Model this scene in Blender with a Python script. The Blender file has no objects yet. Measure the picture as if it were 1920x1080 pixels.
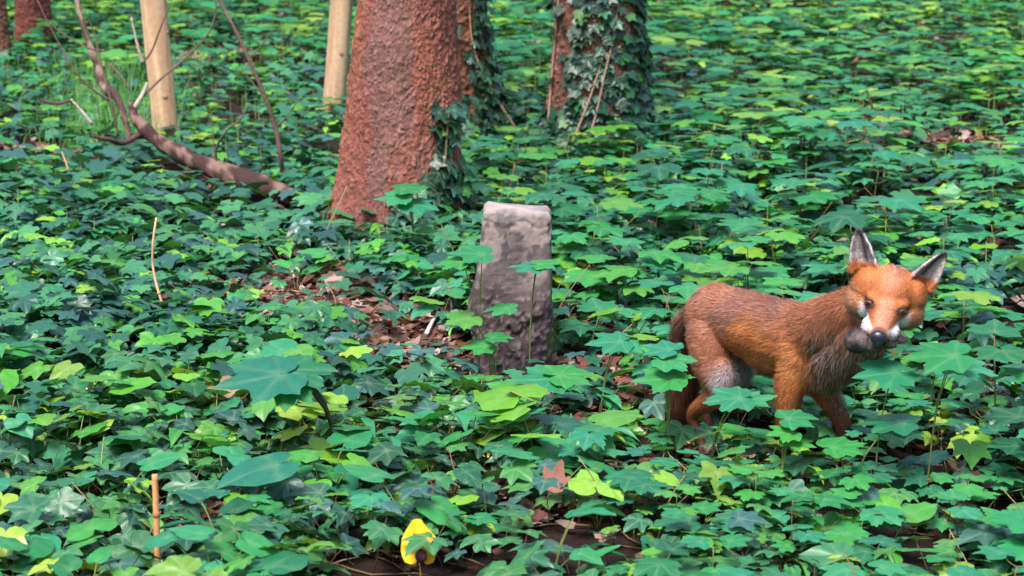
import bpy, math, random
import numpy as np
from mathutils import Vector, Matrix, Quaternion

random.seed(11)
rng = np.random.default_rng(11)
SC = bpy.context.scene
COL = SC.collection
R = math.radians

# ------------------------------------------------------------------ camera
CAM_Z, PITCH, FPX = 1.5, R(12.8), 3850.0          # eye height, downward tilt, focal length in 1920-px units
cam_d = bpy.data.cameras.new('camera')
cam = bpy.data.objects.new('camera', cam_d)
COL.objects.link(cam)
cam.location = (0, 0, CAM_Z)
cam.rotation_euler = (math.pi / 2 - PITCH, 0, 0)
cam_d.sensor_width = 36.0
cam_d.lens = 36.0 * FPX / 1920.0
cam_d.clip_end = 2000
cam_d.dof.use_dof = True
cam_d.dof.focus_distance = 5.1
cam_d.dof.aperture_fstop = 6.5
SC.camera = cam

# ------------------------------------------------------------------ sky, sun, exposure
SUN_EL, SUN_AZ = 62.0, 205.0       # azimuth of the sun, degrees clockwise from +Y (behind the viewer, to the left)
w = bpy.data.worlds.new('World')
SC.world = w
w.use_nodes = True
nt = w.node_tree
bg = nt.nodes['Background']
sky = nt.nodes.new('ShaderNodeTexSky')
sky.sky_type = 'NISHITA'
sky.sun_disc = False
sky.sun_elevation = R(SUN_EL)
sky.sun_rotation = R(SUN_AZ)
sky.air_density = 1.0
sky.dust_density = 2.5
nt.links.new(sky.outputs[0], bg.inputs['Color'])
bg.inputs['Strength'].default_value = 0.085
sd = bpy.data.lights.new('sun', 'SUN')
sd.energy = 1.5
sd.angle = R(22)
sd.color = (1.0, 0.955, 0.89)
sun = bpy.data.objects.new('sun', sd)
COL.objects.link(sun)
sv = Vector((math.sin(R(SUN_AZ)) * math.cos(R(SUN_EL)), math.cos(R(SUN_AZ)) * math.cos(R(SUN_EL)), math.sin(R(SUN_EL))))
sun.rotation_euler = sv.to_track_quat('Z', 'Y').to_euler()
sun.location = sv * 30
SC.view_settings.view_transform = 'Standard'
SC.view_settings.look = 'None'
SC.view_settings.exposure = 2.08
SC.view_settings.gamma = 1.0
SC.view_settings.use_curve_mapping = False
SC.cycles.max_bounces = 7
SC.cycles.diffuse_bounces = 4
SC.cycles.glossy_bounces = 2
SC.cycles.transmission_bounces = 4
SC.cycles.use_denoising = True
SC.cycles.sample_clamp_indirect = 6.0


# ------------------------------------------------------------------ helpers
def h(x, y):
    """height of the woodland floor"""
    return (0.025 * np.sin(1.1 * x + 0.7 * y) + 0.018 * np.sin(2.3 * x - 1.7 * y + 1.3)
            + 0.010 * np.sin(4.9 * x + 3.1 * y + 0.4) + 0.012 * np.sin(0.45 * y + 0.9 * x))


def ray(px, py, d):
    """point of the place seen at picture point px,py and standing d metres ahead"""
    u, v = (px - 960) / FPX, (540 - py) / FPX
    f = np.array([0, math.cos(PITCH), -math.sin(PITCH)])
    up = np.array([0, math.sin(PITCH), math.cos(PITCH)])
    dirn = f + up * v + np.array([u, 0, 0])
    return np.array([0, 0, CAM_Z]) + dirn * (d / dirn[1])


def gp(px, py):
    """the floor point seen at picture point px,py"""
    a = PITCH - math.atan((540 - py) / FPX)
    d = CAM_Z / math.tan(a)
    p = ray(px, py, d)
    return np.array([p[0], p[1], float(h(p[0], p[1]))])


def hash3(ix, iy, iz, k):
    n = (ix.astype(np.int64) * 374761393 + iy.astype(np.int64) * 668265263 + iz.astype(np.int64) * 2147483647 + k * 1274126177) & 0xFFFFFFFF
    n = ((n ^ (n >> 13)) * 1274126177) & 0xFFFFFFFF
    n = ((n ^ (n >> 15)) * 2246822519) & 0xFFFFFFFF
    return ((n ^ (n >> 16)) & 0xFFFFFF) / float(0xFFFFFF)


def vnoise(P, k=0):
    P = np.asarray(P, float)
    i = np.floor(P).astype(np.int64)
    f = P - i
    f = f * f * (3 - 2 * f)
    out = 0
    for a in (0, 1):
        for b in (0, 1):
            for c in (0, 1):
                wgt = (f[:, 0] if a else 1 - f[:, 0]) * (f[:, 1] if b else 1 - f[:, 1]) * (f[:, 2] if c else 1 - f[:, 2])
                out = out + wgt * hash3(i[:, 0] + a, i[:, 1] + b, i[:, 2] + c, k)
    return out


def fbm(P, octv=4, k=0):
    s, a, t = 0, 1.0, 0
    P = np.asarray(P, float)
    for o in range(octv):
        s = s + a * vnoise(P * (2 ** o) + 17.3 * o, k + o)
        t += a
        a *= 0.5
    return s / t


def voronoi(P, k=0):
    P = np.asarray(P, float)
    i = np.floor(P).astype(np.int64)
    f1 = np.full(len(P), 9.0)
    f2 = np.full(len(P), 9.0)
    idv = np.zeros(len(P))
    for a in (-1, 0, 1):
        for b in (-1, 0, 1):
            for c in (-1, 0, 1):
                j = i + np.array([a, b, c])
                q = np.stack([j[:, 0] + hash3(j[:, 0], j[:, 1], j[:, 2], k), j[:, 1] + hash3(j[:, 0], j[:, 1], j[:, 2], k + 1),
                              j[:, 2] + hash3(j[:, 0], j[:, 1], j[:, 2], k + 2)], 1)
                d = np.linalg.norm(P - q, axis=1)
                near = d < f1
                f2 = np.where(near, f1, np.minimum(f2, d))
                idv = np.where(near, hash3(j[:, 0], j[:, 1], j[:, 2], k + 3), idv)
                f1 = np.where(near, d, f1)
    return f1, f2, idv


def make_mesh(name, V, T, C=None, mat=None, smooth=True, quads=False):
    V = np.asarray(V, np.float32)
    T = np.asarray(T, np.int32)
    n = 4 if quads else 3
    me = bpy.data.meshes.new(name)
    me.vertices.add(len(V))
    me.vertices.foreach_set('co', V.ravel())
    me.loops.add(T.size)
    me.loops.foreach_set('vertex_index', T.ravel())
    me.polygons.add(len(T))
    me.polygons.foreach_set('loop_start', np.arange(0, T.size, n, dtype=np.int32))
    me.polygons.foreach_set('use_smooth', np.full(len(T), smooth))
    me.update(calc_edges=True)
    if C is not None:
        C = np.asarray(C, np.float32)
        if C.ndim == 1:
            C = np.tile(C, (len(V), 1))
        C4 = np.concatenate([C[:, :3], np.ones((len(C), 1), np.float32)], 1)
        at = me.attributes.new('col', 'FLOAT_COLOR', 'POINT')
        at.data.foreach_set('color', np.ascontiguousarray(C4, np.float32).ravel())
    me.validate()
    if mat:
        me.materials.append(mat)
    return me


def link(name, me, parent=None, mtx=None):
    o = bpy.data.objects.new(name, me)
    COL.objects.link(o)
    if parent is not None:
        o.parent = parent
    if mtx is not None:
        o.matrix_basis = mtx
    return o


def tag(o, label=None, cat=None, group=None, kind=None):
    if label: o['label'] = label
    if cat: o['category'] = cat
    if group: o['group'] = group
    if kind: o['kind'] = kind
    return o


def empty(name, loc=(0, 0, 0), rz=0.0):
    o = bpy.data.objects.new(name, None)
    o.empty_display_size = 0.05
    COL.objects.link(o)
    o.location = loc
    o.rotation_euler = (0, 0, rz)
    return o


def spline(pts, n):
    """Catmull-Rom through pts (any number of columns), n samples"""
    P = np.asarray(pts, float)
    P = np.vstack([2 * P[0] - P[1], P, 2 * P[-1] - P[-2]])
    m = len(P) - 3
    t = np.linspace(0, m - 1e-6, n)
    i = t.astype(int)
    f = (t - i)[:, None]
    a, b, c, d = P[i], P[i + 1], P[i + 2], P[i + 3]
    return 0.5 * (2 * b + (c - a) * f + (2 * a - 5 * b + 4 * c - d) * f ** 2 + (3 * b - 3 * c + d - a) * f ** 3)


def tube_vt(pts, radii, sides=6, n=None, lump=0.0, seed=0):
    """tapered tube through the points; returns vertices and quads split to triangles"""
    pts = np.asarray(pts, float)
    radii = np.asarray(radii, float)
    if n is None:
        n = max(2, 4 * (len(pts) - 1) + 1)
    if len(pts) > 2 or lump:
        S = spline(np.concatenate([pts, radii[:, None]], 1), n)
    else:
        S = np.concatenate([pts, radii[:, None]], 1)
    C, rad = S[:, :3], np.maximum(S[:, 3], 0.0004)
    n = len(C)
    T = np.gradient(C, axis=0)
    T /= np.linalg.norm(T, axis=1)[:, None] + 1e-9
    ref = np.array([0.0, 0, 1]) if abs(T[0, 2]) < 0.8 else np.array([1.0, 0, 0])
    V = []
    for k in range(n):
        u = np.cross(T[k], ref)
        if np.linalg.norm(u) < 1e-3:
            u = np.cross(T[k], [0, 1, 0])
        u /= np.linalg.norm(u)
        v = np.cross(T[k], u)
        ref = np.cross(u, T[k])
        a = np.arange(sides) * 2 * math.pi / sides
        V.append(C[k] + rad[k] * (np.cos(a)[:, None] * u + np.sin(a)[:, None] * v))
    V = np.concatenate(V)
    if lump:
        ax = np.repeat(C, sides, 0)
        N = V - ax
        s = 0.6 / max(np.max(rad), 0.004)
        V = ax + N * (1 + lump * (fbm(V * s, 3, seed) * 2 - 1))[:, None]
    F = []
    for k in range(n - 1):
        for j in range(sides):
            a, b = k * sides + j, k * sides + (j + 1) % sides
            F += [(a, b, b + sides), (a, b + sides, a + sides)]
    c0, c1 = len(V), len(V) + 1
    V = np.vstack([V, C[0], C[-1]])
    for j in range(sides):
        F.append((c0, (j + 1) % sides, j))
        F.append((c1, (n - 1) * sides + j, (n - 1) * sides + (j + 1) % sides))
    return V, np.array(F, np.int32)


def join(parts):
    """parts: list of (V, T, C) -> one V, T, C"""
    Vs, Ts, Cs, o = [], [], [], 0
    for V, T, C in parts:
        C = np.asarray(C, float)
        if C.ndim == 1:
            C = np.tile(C, (len(V), 1))
        Vs.append(V); Ts.append(np.asarray(T) + o); Cs.append(C[:, :3]); o += len(V)
    return np.concatenate(Vs), np.concatenate(Ts), np.concatenate(Cs)


def rotz(a):
    c, s = math.cos(a), math.sin(a)
    return np.array([[c, -s, 0], [s, c, 0], [0, 0, 1.0]])


def basis(fwd, up):
    """columns x,y,z with y along fwd and z near up"""
    y = np.asarray(fwd, float); y = y / np.linalg.norm(y)
    z = np.asarray(up, float); z = z - y * np.dot(z, y)
    nz = np.linalg.norm(z)
    if nz < 1e-5:
        z = np.array([1.0, 0, 0]); z -= y * np.dot(z, y); nz = np.linalg.norm(z)
    z /= nz
    x = np.cross(y, z)
    return np.stack([x, y, z], 1)


def mat4(Rm, s, p):
    M = Matrix.Identity(4)
    A = Rm * s
    for i in range(3):
        for j in range(3):
            M[i][j] = A[i, j]
        M[i][3] = p[i]
    return M


# ------------------------------------------------------------------ materials
def new_mat(name):
    m = bpy.data.materials.new(name)
    m.use_nodes = True
    return m, m.node_tree, m.node_tree.nodes['Principled BSDF']


def node(t, kind, **kw):
    n = t.nodes.new(kind)
    for k, v in kw.items():
        setattr(n, k, v)
    return n


def leaf_material(name, rough, transl, spec=0.5, jitter=0.06):
    m, t, p = new_mat(name)
    at = node(t, 'ShaderNodeAttribute', attribute_name='col')
    oi = node(t, 'ShaderNodeObjectInfo')
    geo = node(t, 'ShaderNodeNewGeometry')
    nz = node(t, 'ShaderNodeTexNoise')
    nz.inputs['Scale'].default_value = 55
    nz.inputs['Detail'].default_value = 3
    t.links.new(geo.outputs['Position'], nz.inputs['Vector'])
    mr = node(t, 'ShaderNodeMapRange')
    mr.inputs[3].default_value = 0.75
    mr.inputs[4].default_value = 1.25
    t.links.new(nz.outputs['Fac'], mr.inputs[0])
    hs = node(t, 'ShaderNodeHueSaturation')
    mh = node(t, 'ShaderNodeMapRange')
    mh.inputs[3].default_value = 0.5 - jitter * 0.5
    mh.inputs[4].default_value = 0.5 + jitter * 0.5
    t.links.new(oi.outputs['Random'], mh.inputs[0])
    t.links.new(mh.outputs[0], hs.inputs['Hue'])
    t.links.new(mr.outputs[0], hs.inputs['Value'])
    t.links.new(at.outputs['Color'], hs.inputs['Color'])
    t.links.new(hs.outputs[0], p.inputs['Base Color'])
    p.inputs['Roughness'].default_value = rough
    p.inputs['Specular IOR Level'].default_value = spec
    bp = node(t, 'ShaderNodeBump')
    bp.inputs['Strength'].default_value = 0.25
    bp.inputs['Distance'].default_value = 0.004
    t.links.new(nz.outputs['Fac'], bp.inputs['Height'])
    t.links.new(bp.outputs[0], p.inputs['Normal'])
    tr = node(t, 'ShaderNodeBsdfTranslucent')
    tm = node(t, 'ShaderNodeMix', data_type='RGBA', blend_type='MULTIPLY')
    tm.inputs[0].default_value = 1.0
    tm.inputs[7].default_value = (2.1, 1.9, 0.6, 1)
    t.links.new(hs.outputs[0], tm.inputs[6])
    t.links.new(tm.outputs[2], tr.inputs['Color'])
    mx = node(t, 'ShaderNodeMixShader')
    mx.inputs[0].default_value = transl
    t.links.new(p.outputs[0], mx.inputs[1])
    t.links.new(tr.outputs[0], mx.inputs[2])
    t.links.new(mx.outputs[0], t.nodes['Material Output'].inputs['Surface'])
    return m


def attr_material(name, rough=0.85, scale=60, amt=0.35, bump=0.5, dist=0.004, spec=0.3, detail=6):
    m, t, p = new_mat(name)
    at = node(t, 'ShaderNodeAttribute', attribute_name='col')
    tc = node(t, 'ShaderNodeNewGeometry')
    nz = node(t, 'ShaderNodeTexNoise')
    nz.inputs['Scale'].default_value = scale
    nz.inputs['Detail'].default_value = detail
    nz.inputs['Roughness'].default_value = 0.65
    t.links.new(tc.outputs['Position'], nz.inputs['Vector'])
    mr = node(t, 'ShaderNodeMapRange')
    mr.inputs[1].default_value = 0.25
    mr.inputs[2].default_value = 0.75
    mr.inputs[3].default_value = 1 - amt
    mr.inputs[4].default_value = 1 + amt
    t.links.new(nz.outputs['Fac'], mr.inputs[0])
    hs = node(t, 'ShaderNodeHueSaturation')
    t.links.new(mr.outputs[0], hs.inputs['Value'])
    t.links.new(at.outputs['Color'], hs.inputs['Color'])
    t.links.new(hs.outputs[0], p.inputs['Base Color'])
    p.inputs['Roughness'].default_value = rough
    p.inputs['Specular IOR Level'].default_value = spec
    bp = node(t, 'ShaderNodeBump')
    bp.inputs['Strength'].default_value = bump
    bp.inputs['Distance'].default_value = dist
    t.links.new(nz.outputs['Fac'], bp.inputs['Height'])
    t.links.new(bp.outputs[0], p.inputs['Normal'])
    return m


M_maple = leaf_material('maple_leaf_skin', 0.42, 0.20, 0.42)
M_ivy = leaf_material('ivy_leaf_skin', 0.38, 0.14, 0.45)
M_dead = leaf_material('dead_leaf_skin', 0.7, 0.15, 0.3, 0.02)
M_stem = attr_material('plant_stem_skin', 0.6, 80, 0.2, 0.2)
M_bark = attr_material('bark', 0.9, 90, 0.35, 0.9, 0.006)
M_wood = attr_material('bare_wood', 0.75, 40, 0.2, 0.5, 0.003)
M_stone = attr_material('weathered_stone', 0.9, 70, 0.25, 0.7, 0.004)
M_skin = attr_material('animal_skin', 0.8, 200, 0.1, 0.2)
M_fur = attr_material('fur_strands', 0.55, 300, 0.12, 0.0, 0.001, 0.25)
M_eye = attr_material('eye', 0.06, 100, 0.05, 0.0, 0.001, 0.6)
M_nose = attr_material('nose_skin', 0.3, 400, 0.2, 0.4, 0.001, 0.6)

m, t, p = new_mat('woodland_soil')
geo = node(t, 'ShaderNodeNewGeometry')
n1 = node(t, 'ShaderNodeTexNoise'); n1.inputs['Scale'].default_value = 9; n1.inputs['Detail'].default_value = 8
n2 = node(t, 'ShaderNodeTexNoise'); n2.inputs['Scale'].default_value = 70; n2.inputs['Detail'].default_value = 5
for n_ in (n1, n2):
    t.links.new(geo.outputs['Position'], n_.inputs['Vector'])
cr = node(t, 'ShaderNodeValToRGB')
cr.color_ramp.elements[0].position = 0.35; cr.color_ramp.elements[0].color = (0.010, 0.006, 0.006, 1)
cr.color_ramp.elements[1].position = 0.7; cr.color_ramp.elements[1].color = (0.036, 0.019, 0.016, 1)
t.links.new(n1.outputs['Fac'], cr.inputs[0])
t.links.new(cr.outputs[0], p.inputs['Base Color'])
p.inputs['Roughness'].default_value = 0.95
p.inputs['Specular IOR Level'].default_value = 0.15
b_ = node(t, 'ShaderNodeBump'); b_.inputs['Strength'].default_value = 0.8; b_.inputs['Distance'].default_value = 0.02
t.links.new(n2.outputs['Fac'], b_.inputs['Height'])
t.links.new(b_.outputs[0], p.inputs['Normal'])
M_soil = m

# ------------------------------------------------------------------ ground sheet
gx = np.concatenate([-np.geomspace(400, 9, 24), np.linspace(-8.5, 8.5, 120), np.geomspace(9, 400, 24)])
gy = np.concatenate([-np.geomspace(400, 2, 20), np.linspace(-1.5, 27, 200), np.geomspace(27.5, 500, 26)])
X, Y = np.meshgrid(gx, gy)
Z = h(X, Y) + 0.012 * (fbm(np.stack([X.ravel() * 3, Y.ravel() * 3, 0 * X.ravel()], 1), 3, 5).reshape(X.shape) - 0.5)
V = np.stack([X.ravel(), Y.ravel(), Z.ravel()], 1)
nx_, ny_ = len(gx), len(gy)
i, j = np.meshgrid(np.arange(nx_ - 1), np.arange(ny_ - 1))
a = (j * nx_ + i).ravel()
Q = np.stack([a, a + 1, a + 1 + nx_, a + nx_], 1)
g = link('ground', make_mesh('ground', V, Q, None, M_soil, True, True))
tag(g, 'dark brown woodland soil under the carpet of plants', 'ground', kind='structure')

# ------------------------------------------------------------------ unseen ring of woodland, added to block the low sky light
_r = random.Random(404)
WQ, WC = [], []
for k in range(170):
    a_ = _r.uniform(0, 2 * math.pi)
    d_ = _r.uniform(27, 46)
    cx_, cy_ = math.sin(a_) * d_, 6 + math.cos(a_) * d_
    H_ = _r.uniform(9, 16)
    cr_ = _r.uniform(2.2, 3.6)
    v, tt = tube_vt([(cx_, cy_, -.2), (cx_ + _r.uniform(-.3, .3), cy_, H_ * .5), (cx_, cy_, H_ * .9)], [.28, .2, .06], 8, 7)
    WQ.append((v, tt, (0.10, 0.055, 0.04)))
    n_ = 330
    u_ = np.random.default_rng(k).normal(size=(n_, 3))
    u_ /= np.linalg.norm(u_, axis=1)[:, None]
    rad_ = np.random.default_rng(k + 999).random(n_) ** .4
    low_ = _r.uniform(.1, .3)
    P_ = u_ * rad_[:, None] * np.array([cr_, cr_, H_ * (1 - low_) * .5]) + np.array([cx_, cy_, H_ * (1 + low_) * .5])
    g_ = np.array(_r.choice([(0.05, 0.12, 0.03), (0.07, 0.16, 0.035), (0.04, 0.10, 0.035)]))
    t1 = np.random.default_rng(k + 5).normal(size=(n_, 3)); t1 /= np.linalg.norm(t1, axis=1)[:, None]
    t2 = np.cross(t1, np.random.default_rng(k + 6).normal(size=(n_, 3))); t2 /= np.linalg.norm(t2, axis=1)[:, None]
    s_ = .42
    q_ = np.stack([P_ - t1 * s_, P_ + t2 * s_ * .5, P_ + t1 * s_, P_ - t2 * s_ * .5], 1).reshape(-1, 3)
    o_ = (np.arange(n_) * 4)[:, None]
    WQ.append((q_, np.concatenate([o_ + np.array([[0, 1, 2]]), o_ + np.array([[0, 2, 3]])]), g_))
V, T, C = join(WQ)
wd = link('woodland', make_mesh('woodland', V, T, C, M_maple))
tag(wd, 'unseen leafy woodland added on every side to block low sky light', 'woodland', kind='stuff')

# ------------------------------------------------------------------ landmarks
STONE = gp(962, 690)
FOX_MID = np.array([0.585, 4.755, 0.0]); FOX_MID[2] = h(FOX_MID[0], FOX_MID[1])
FOX_YAW = R(-36)
TREES = {   # name: base point, radius
    'big': (gp(742, 425), 0.275), 'behind': (gp(838, 262), 0.215), 'ivy': (gp(1120, 283), 0.275),
    'pole1': (gp(313, 268), 0.065), 'pole2': (gp(619, 214), 0.06), 'far1': (gp(64, 95), 0.13), 'far2': (gp(-6, 122), 0.09)}


# ------------------------------------------------------------------ trees
def bark_trunk(name, parent, base, r0, r1, lean, top, flare=0.25, plate=0.035, depth=0.010, cols=None, nth=220, fine=1.25, seed=0, flutes=5, out=None):
    """trunk mesh in the tree's own coordinates (origin at its foot)"""
    zs = np.concatenate([np.linspace(-0.12, fine, int(fine * 250)), np.linspace(fine + 0.06, top, 40)])
    th = np.arange(nth) * 2 * math.pi / nth
    TH, ZZ = np.meshgrid(th, zs)
    k = np.clip(ZZ / 1.2, -0.1, 1)
    rad = r0 + (r1 - r0) * np.clip(ZZ, 0, 1.2) / 1.2
    rad = np.where(ZZ > 1.2, r1 * (1 - 0.45 * (ZZ - 1.2) / max(top - 1.2, 0.1)), rad)
    rad = rad + r0 * flare * np.exp(-np.maximum(ZZ, -0.1) / 0.16) * (0.55 + 0.45 * np.cos(flutes * TH + 1.1 * seed))
    cx, cy = lean[0] * ZZ, lean[1] * ZZ
    Pn = np.stack([np.cos(TH) * rad, np.sin(TH) * rad, ZZ], -1).reshape(-1, 3)
    big = (fbm(Pn * 4, 3, seed + 3) - 0.5) * 0.10 * r0
    wob = np.stack([fbm(Pn * 26 + q * 7.7, 3, seed + 40 + q) - 0.5 for q in range(3)], 1) * 2.4
    f1, f2, idv = voronoi(Pn / np.array([plate, plate, plate * 2.1]) + wob, seed)
    edge = np.clip((f2 - f1) / 0.35, 0, 1)
    g1, g2, idg = voronoi(Pn / np.array([plate, plate, plate * 1.3]) * 2.6 + wob, seed + 9)
    sm = np.clip((g2 - g1) / 0.4, 0, 1)
    fine_n = fbm(Pn * 60, 3, seed + 7)
    disp = big + depth * (0.6 * edge * (0.3 + 1.0 * idv) + 0.55 * sm * (0.2 + 1.1 * idg) + 1.5 * (fine_n - 0.5) + 1.6 * (fbm(Pn * np.array([30, 30, 9]), 3, seed + 70) - 0.5))
    Rr = rad.ravel() + disp
    V = np.stack([np.cos(TH).ravel() * Rr + cx.ravel(), np.sin(TH).ravel() * Rr + cy.ravel(), ZZ.ravel()], 1)
    n, mm = len(zs), nth
    i, j = np.meshgrid(np.arange(mm), np.arange(n - 1))
    a = j * mm + i
    b = j * mm + (i + 1) % mm
    Q = np.stack([a, b, b + mm, a + mm], -1).reshape(-1, 4)
    c = np.array(cols, float)            # crack, plate a, plate b, pale flake
    mixv = np.clip(0.55 * idv + 0.45 * idg, 0, 1)[:, None]
    C = c[1] * (1 - mixv) + c[2] * mixv
    fl = (np.clip((fine_n - 0.52) / 0.2, 0, 1) * (idg > 0.55) * sm)[:, None]
    C = C * (1 - 0.7 * fl) + c[3] * 0.7 * fl
    crack = (1 - np.minimum(edge * 1.5, 1)) * 0.62 * (0.35 + fbm(Pn * 9, 2, seed + 60))
    crack = np.maximum(crack, (1 - np.minimum(sm * 1.6, 1)) * 0.5)[:, None]
    C = C * (1 - crack) + c[0] * crack
    patch = fbm(Pn * np.array([5, 5, 2.2]), 3, seed + 21)[:, None]
    C = C * (0.62 + 0.76 * patch)
    streak = np.clip((fbm(Pn * np.array([11, 11, 1.6]) + 3.1, 3, seed + 31) - .5) / .16, 0, 1)[:, None]
    C = C * (1 - .4 * streak) + C * np.array((1.15, 1.22, .78)) * .4 * streak
    gr = np.clip((fbm(Pn * np.array([7, 7, 2.0]) + 8.3, 3, seed + 35) - .54) / .12, 0, 1)[:, None]
    lum = C.mean(1, keepdims=True)
    C = C * (1 - .45 * gr) + lum * np.array((1.35, .92, .88)) * .45 * gr
    me = make_mesh(name, V, Q, C, M_bark, True, True)
    o = link('trunk', me, parent)

    def surf(theta, z):
        jz = int(np.argmin(np.abs(zs - z)))
        it = int(round((theta % (2 * math.pi)) / (2 * math.pi) * nth)) % nth
        return V[jz * mm + it], np.array([math.cos(theta), math.sin(theta), 0.12])
    return o, surf


red = [(0.070, 0.026, 0.022), (0.22, 0.070, 0.056), (0.34, 0.115, 0.075), (0.46, 0.23, 0.19)]
brown = [(0.030, 0.018, 0.016), (0.15, 0.065, 0.045), (0.20, 0.085, 0.050), (0.30, 0.16, 0.11)]

T_big = empty('tree', TREES['big'][0])
tag(T_big, 'thick leaning tree with reddish flaking bark behind the grey stone', 'tree')
_, SURF_big = bark_trunk('trunk', T_big, None, 0.252, 0.150, (0.062, 0.03), 7.0, 0.16, 0.019, 0.0065, red, 420, 1.3, 1)
T_beh = empty('tree', TREES['behind'][0])
tag(T_beh, 'brown trunk half hidden behind the thick red-barked tree', 'tree')
_, SURF_beh = bark_trunk('trunk', T_beh, None, 0.225, 0.185, (-0.03, 0.0), 7.0, 0.55, 0.04, 0.010,
                         [(0.04, 0.018, 0.014), (0.21, 0.085, 0.05), (0.27, 0.11, 0.06), (0.36, 0.18, 0.12)], 200, 1.1, 2)
T_ivy = empty('tree', TREES['ivy'][0])
tag(T_ivy, 'dark trunk wrapped in climbing ivy with bare brown bark on one side', 'tree')
_, SURF_ivy = bark_trunk('trunk', T_ivy, None, 0.225, 0.165, (0.0, 0.02), 7.0, 0.30, 0.035, 0.010,
                         [(0.04, 0.02, 0.016), (0.23, 0.095, 0.065), (0.29, 0.12, 0.08), (0.40, 0.22, 0.17)], 200, 1.1, 4)
T_f1 = empty('tree', TREES['far1'][0])
tag(T_f1, 'distant slim dark red trunk at the wood edge beyond the broken bough', 'tree')
bark_trunk('trunk', T_f1, None, 0.105, 0.10, (0.02, 0), 7.0, 0.30, 0.04, 0.009,
           [(0.035, 0.014, 0.014), (0.18, 0.05, 0.04), (0.22, 0.065, 0.05), (0.27, 0.12, 0.09)], 110, 0.9, 6)
T_f2 = empty('tree', TREES['far2'][0])
tag(T_f2, 'distant grey-brown trunk beside the slim dark red trunk', 'tree')
bark_trunk('trunk', T_f2, None, 0.085, 0.075, (-0.02, 0), 6.0, 0.35, 0.04, 0.009, brown, 90, 0.9, 8)


def bare_pole(label, base, r0, r1, lean, top, seed):
    o = empty('dead_pole', base)
    tag(o, label, 'pole')
    zs = np.linspace(-0.1, top, 150)
    nth = 48
    th = np.arange(nth) * 2 * math.pi / nth
    TH, ZZ = np.meshgrid(th, zs)
    rad = r0 + (r1 - r0) * np.clip(ZZ / top, 0, 1)
    Pn = np.stack([np.cos(TH) * rad, np.sin(TH) * rad, ZZ], -1).reshape(-1, 3)
    strk = fbm(Pn * np.array([60, 60, 2.5]), 4, seed)
    lum = fbm(Pn * np.array([9, 9, 4]), 3, seed + 5)
    rr = rad.ravel() * (1 + 0.10 * (lum - 0.5)) + 0.006 * (strk - 0.5)
    bend = 0.02 * np.sin(ZZ.ravel() * 1.7 + seed)
    V = np.stack([np.cos(TH).ravel() * rr + lean[0] * ZZ.ravel() + bend, np.sin(TH).ravel() * rr + lean[1] * ZZ.ravel(), ZZ.ravel()], 1)
    i, j = np.meshgrid(np.arange(nth), np.arange(len(zs) - 1))
    a, b = j * nth + i, j * nth + (i + 1) % nth
    Q = np.stack([a, b, b + nth, a + nth], -1).reshape(-1, 4)
    cA, cB, cC = np.array((0.48, 0.285, 0.165)), np.array((0.64, 0.45, 0.29)), np.array((0.24, 0.12, 0.07))
    s = np.clip((strk - 0.35) / 0.3, 0, 1)[:, None]
    C = cA * (1 - s) + cB * s
    d = np.clip((lum - 0.58) / 0.12, 0, 1)[:, None]
    C = C * (1 - 0.6 * d) + cC * 0.6 * d
    foot = np.clip(1 - ZZ.ravel() / 0.22, 0, 1)[:, None] * 0.5      # browner towards the foot of the dead wood
    C = C * (1 - foot) + np.array((0.34, 0.22, 0.13)) * foot
    link('trunk', make_mesh('trunk', V, Q, C, M_wood, True, True), o)
    # knots on the bare wood
    for q in range(3):
        z = 0.25 + 0.3 * q + 0.07 * seed % 0.2
        aa = -1.2 + 0.9 * q
        c = np.array([math.cos(aa) * r0 * 0.93 + lean[0] * z + 0.02 * math.sin(z * 1.7 + seed), math.sin(aa) * r0 * 0.93 + lean[1] * z, z])
        nn = np.array([math.cos(aa), math.sin(aa), 0.2])
        Vk, Tk = tube_vt([c - nn * 0.01, c + nn * 0.004, c + nn * 0.008], [0.016, 0.012, 0.004], 8)
        link('knot', make_mesh('knot', Vk, Tk, (0.32, 0.18, 0.10), M_wood), o)
    return o


bare_pole('pale barkless dead pole standing behind the broken bough', TREES['pole1'][0], 0.062, 0.056, (-0.030, 0.0), 3.4, 3)
bare_pole('pale barkless dead pole leaning beside the thick red-barked tree', TREES['pole2'][0], 0.060, 0.05, (0.085, 0.0), 3.2, 7)

# ------------------------------------------------------------------ leaf templates
GREENS_M = [(0.020, 0.180, 0.070), (0.030, 0.215, 0.075), (0.016, 0.135, 0.060), (0.052, 0.235, 0.040), (0.110, 0.280, 0.024), (0.013, 0.095, 0.045)]
GREENS_I = [(0.022, 0.110, 0.046), (0.032, 0.150, 0.052), (0.015, 0.066, 0.040), (0.046, 0.185, 0.045), (0.090, 0.230, 0.028), (0.030, 0.095, 0.075), (0.011, 0.044, 0.026)]
YOUNG = (0.20, 0.36, 0.035)

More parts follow.
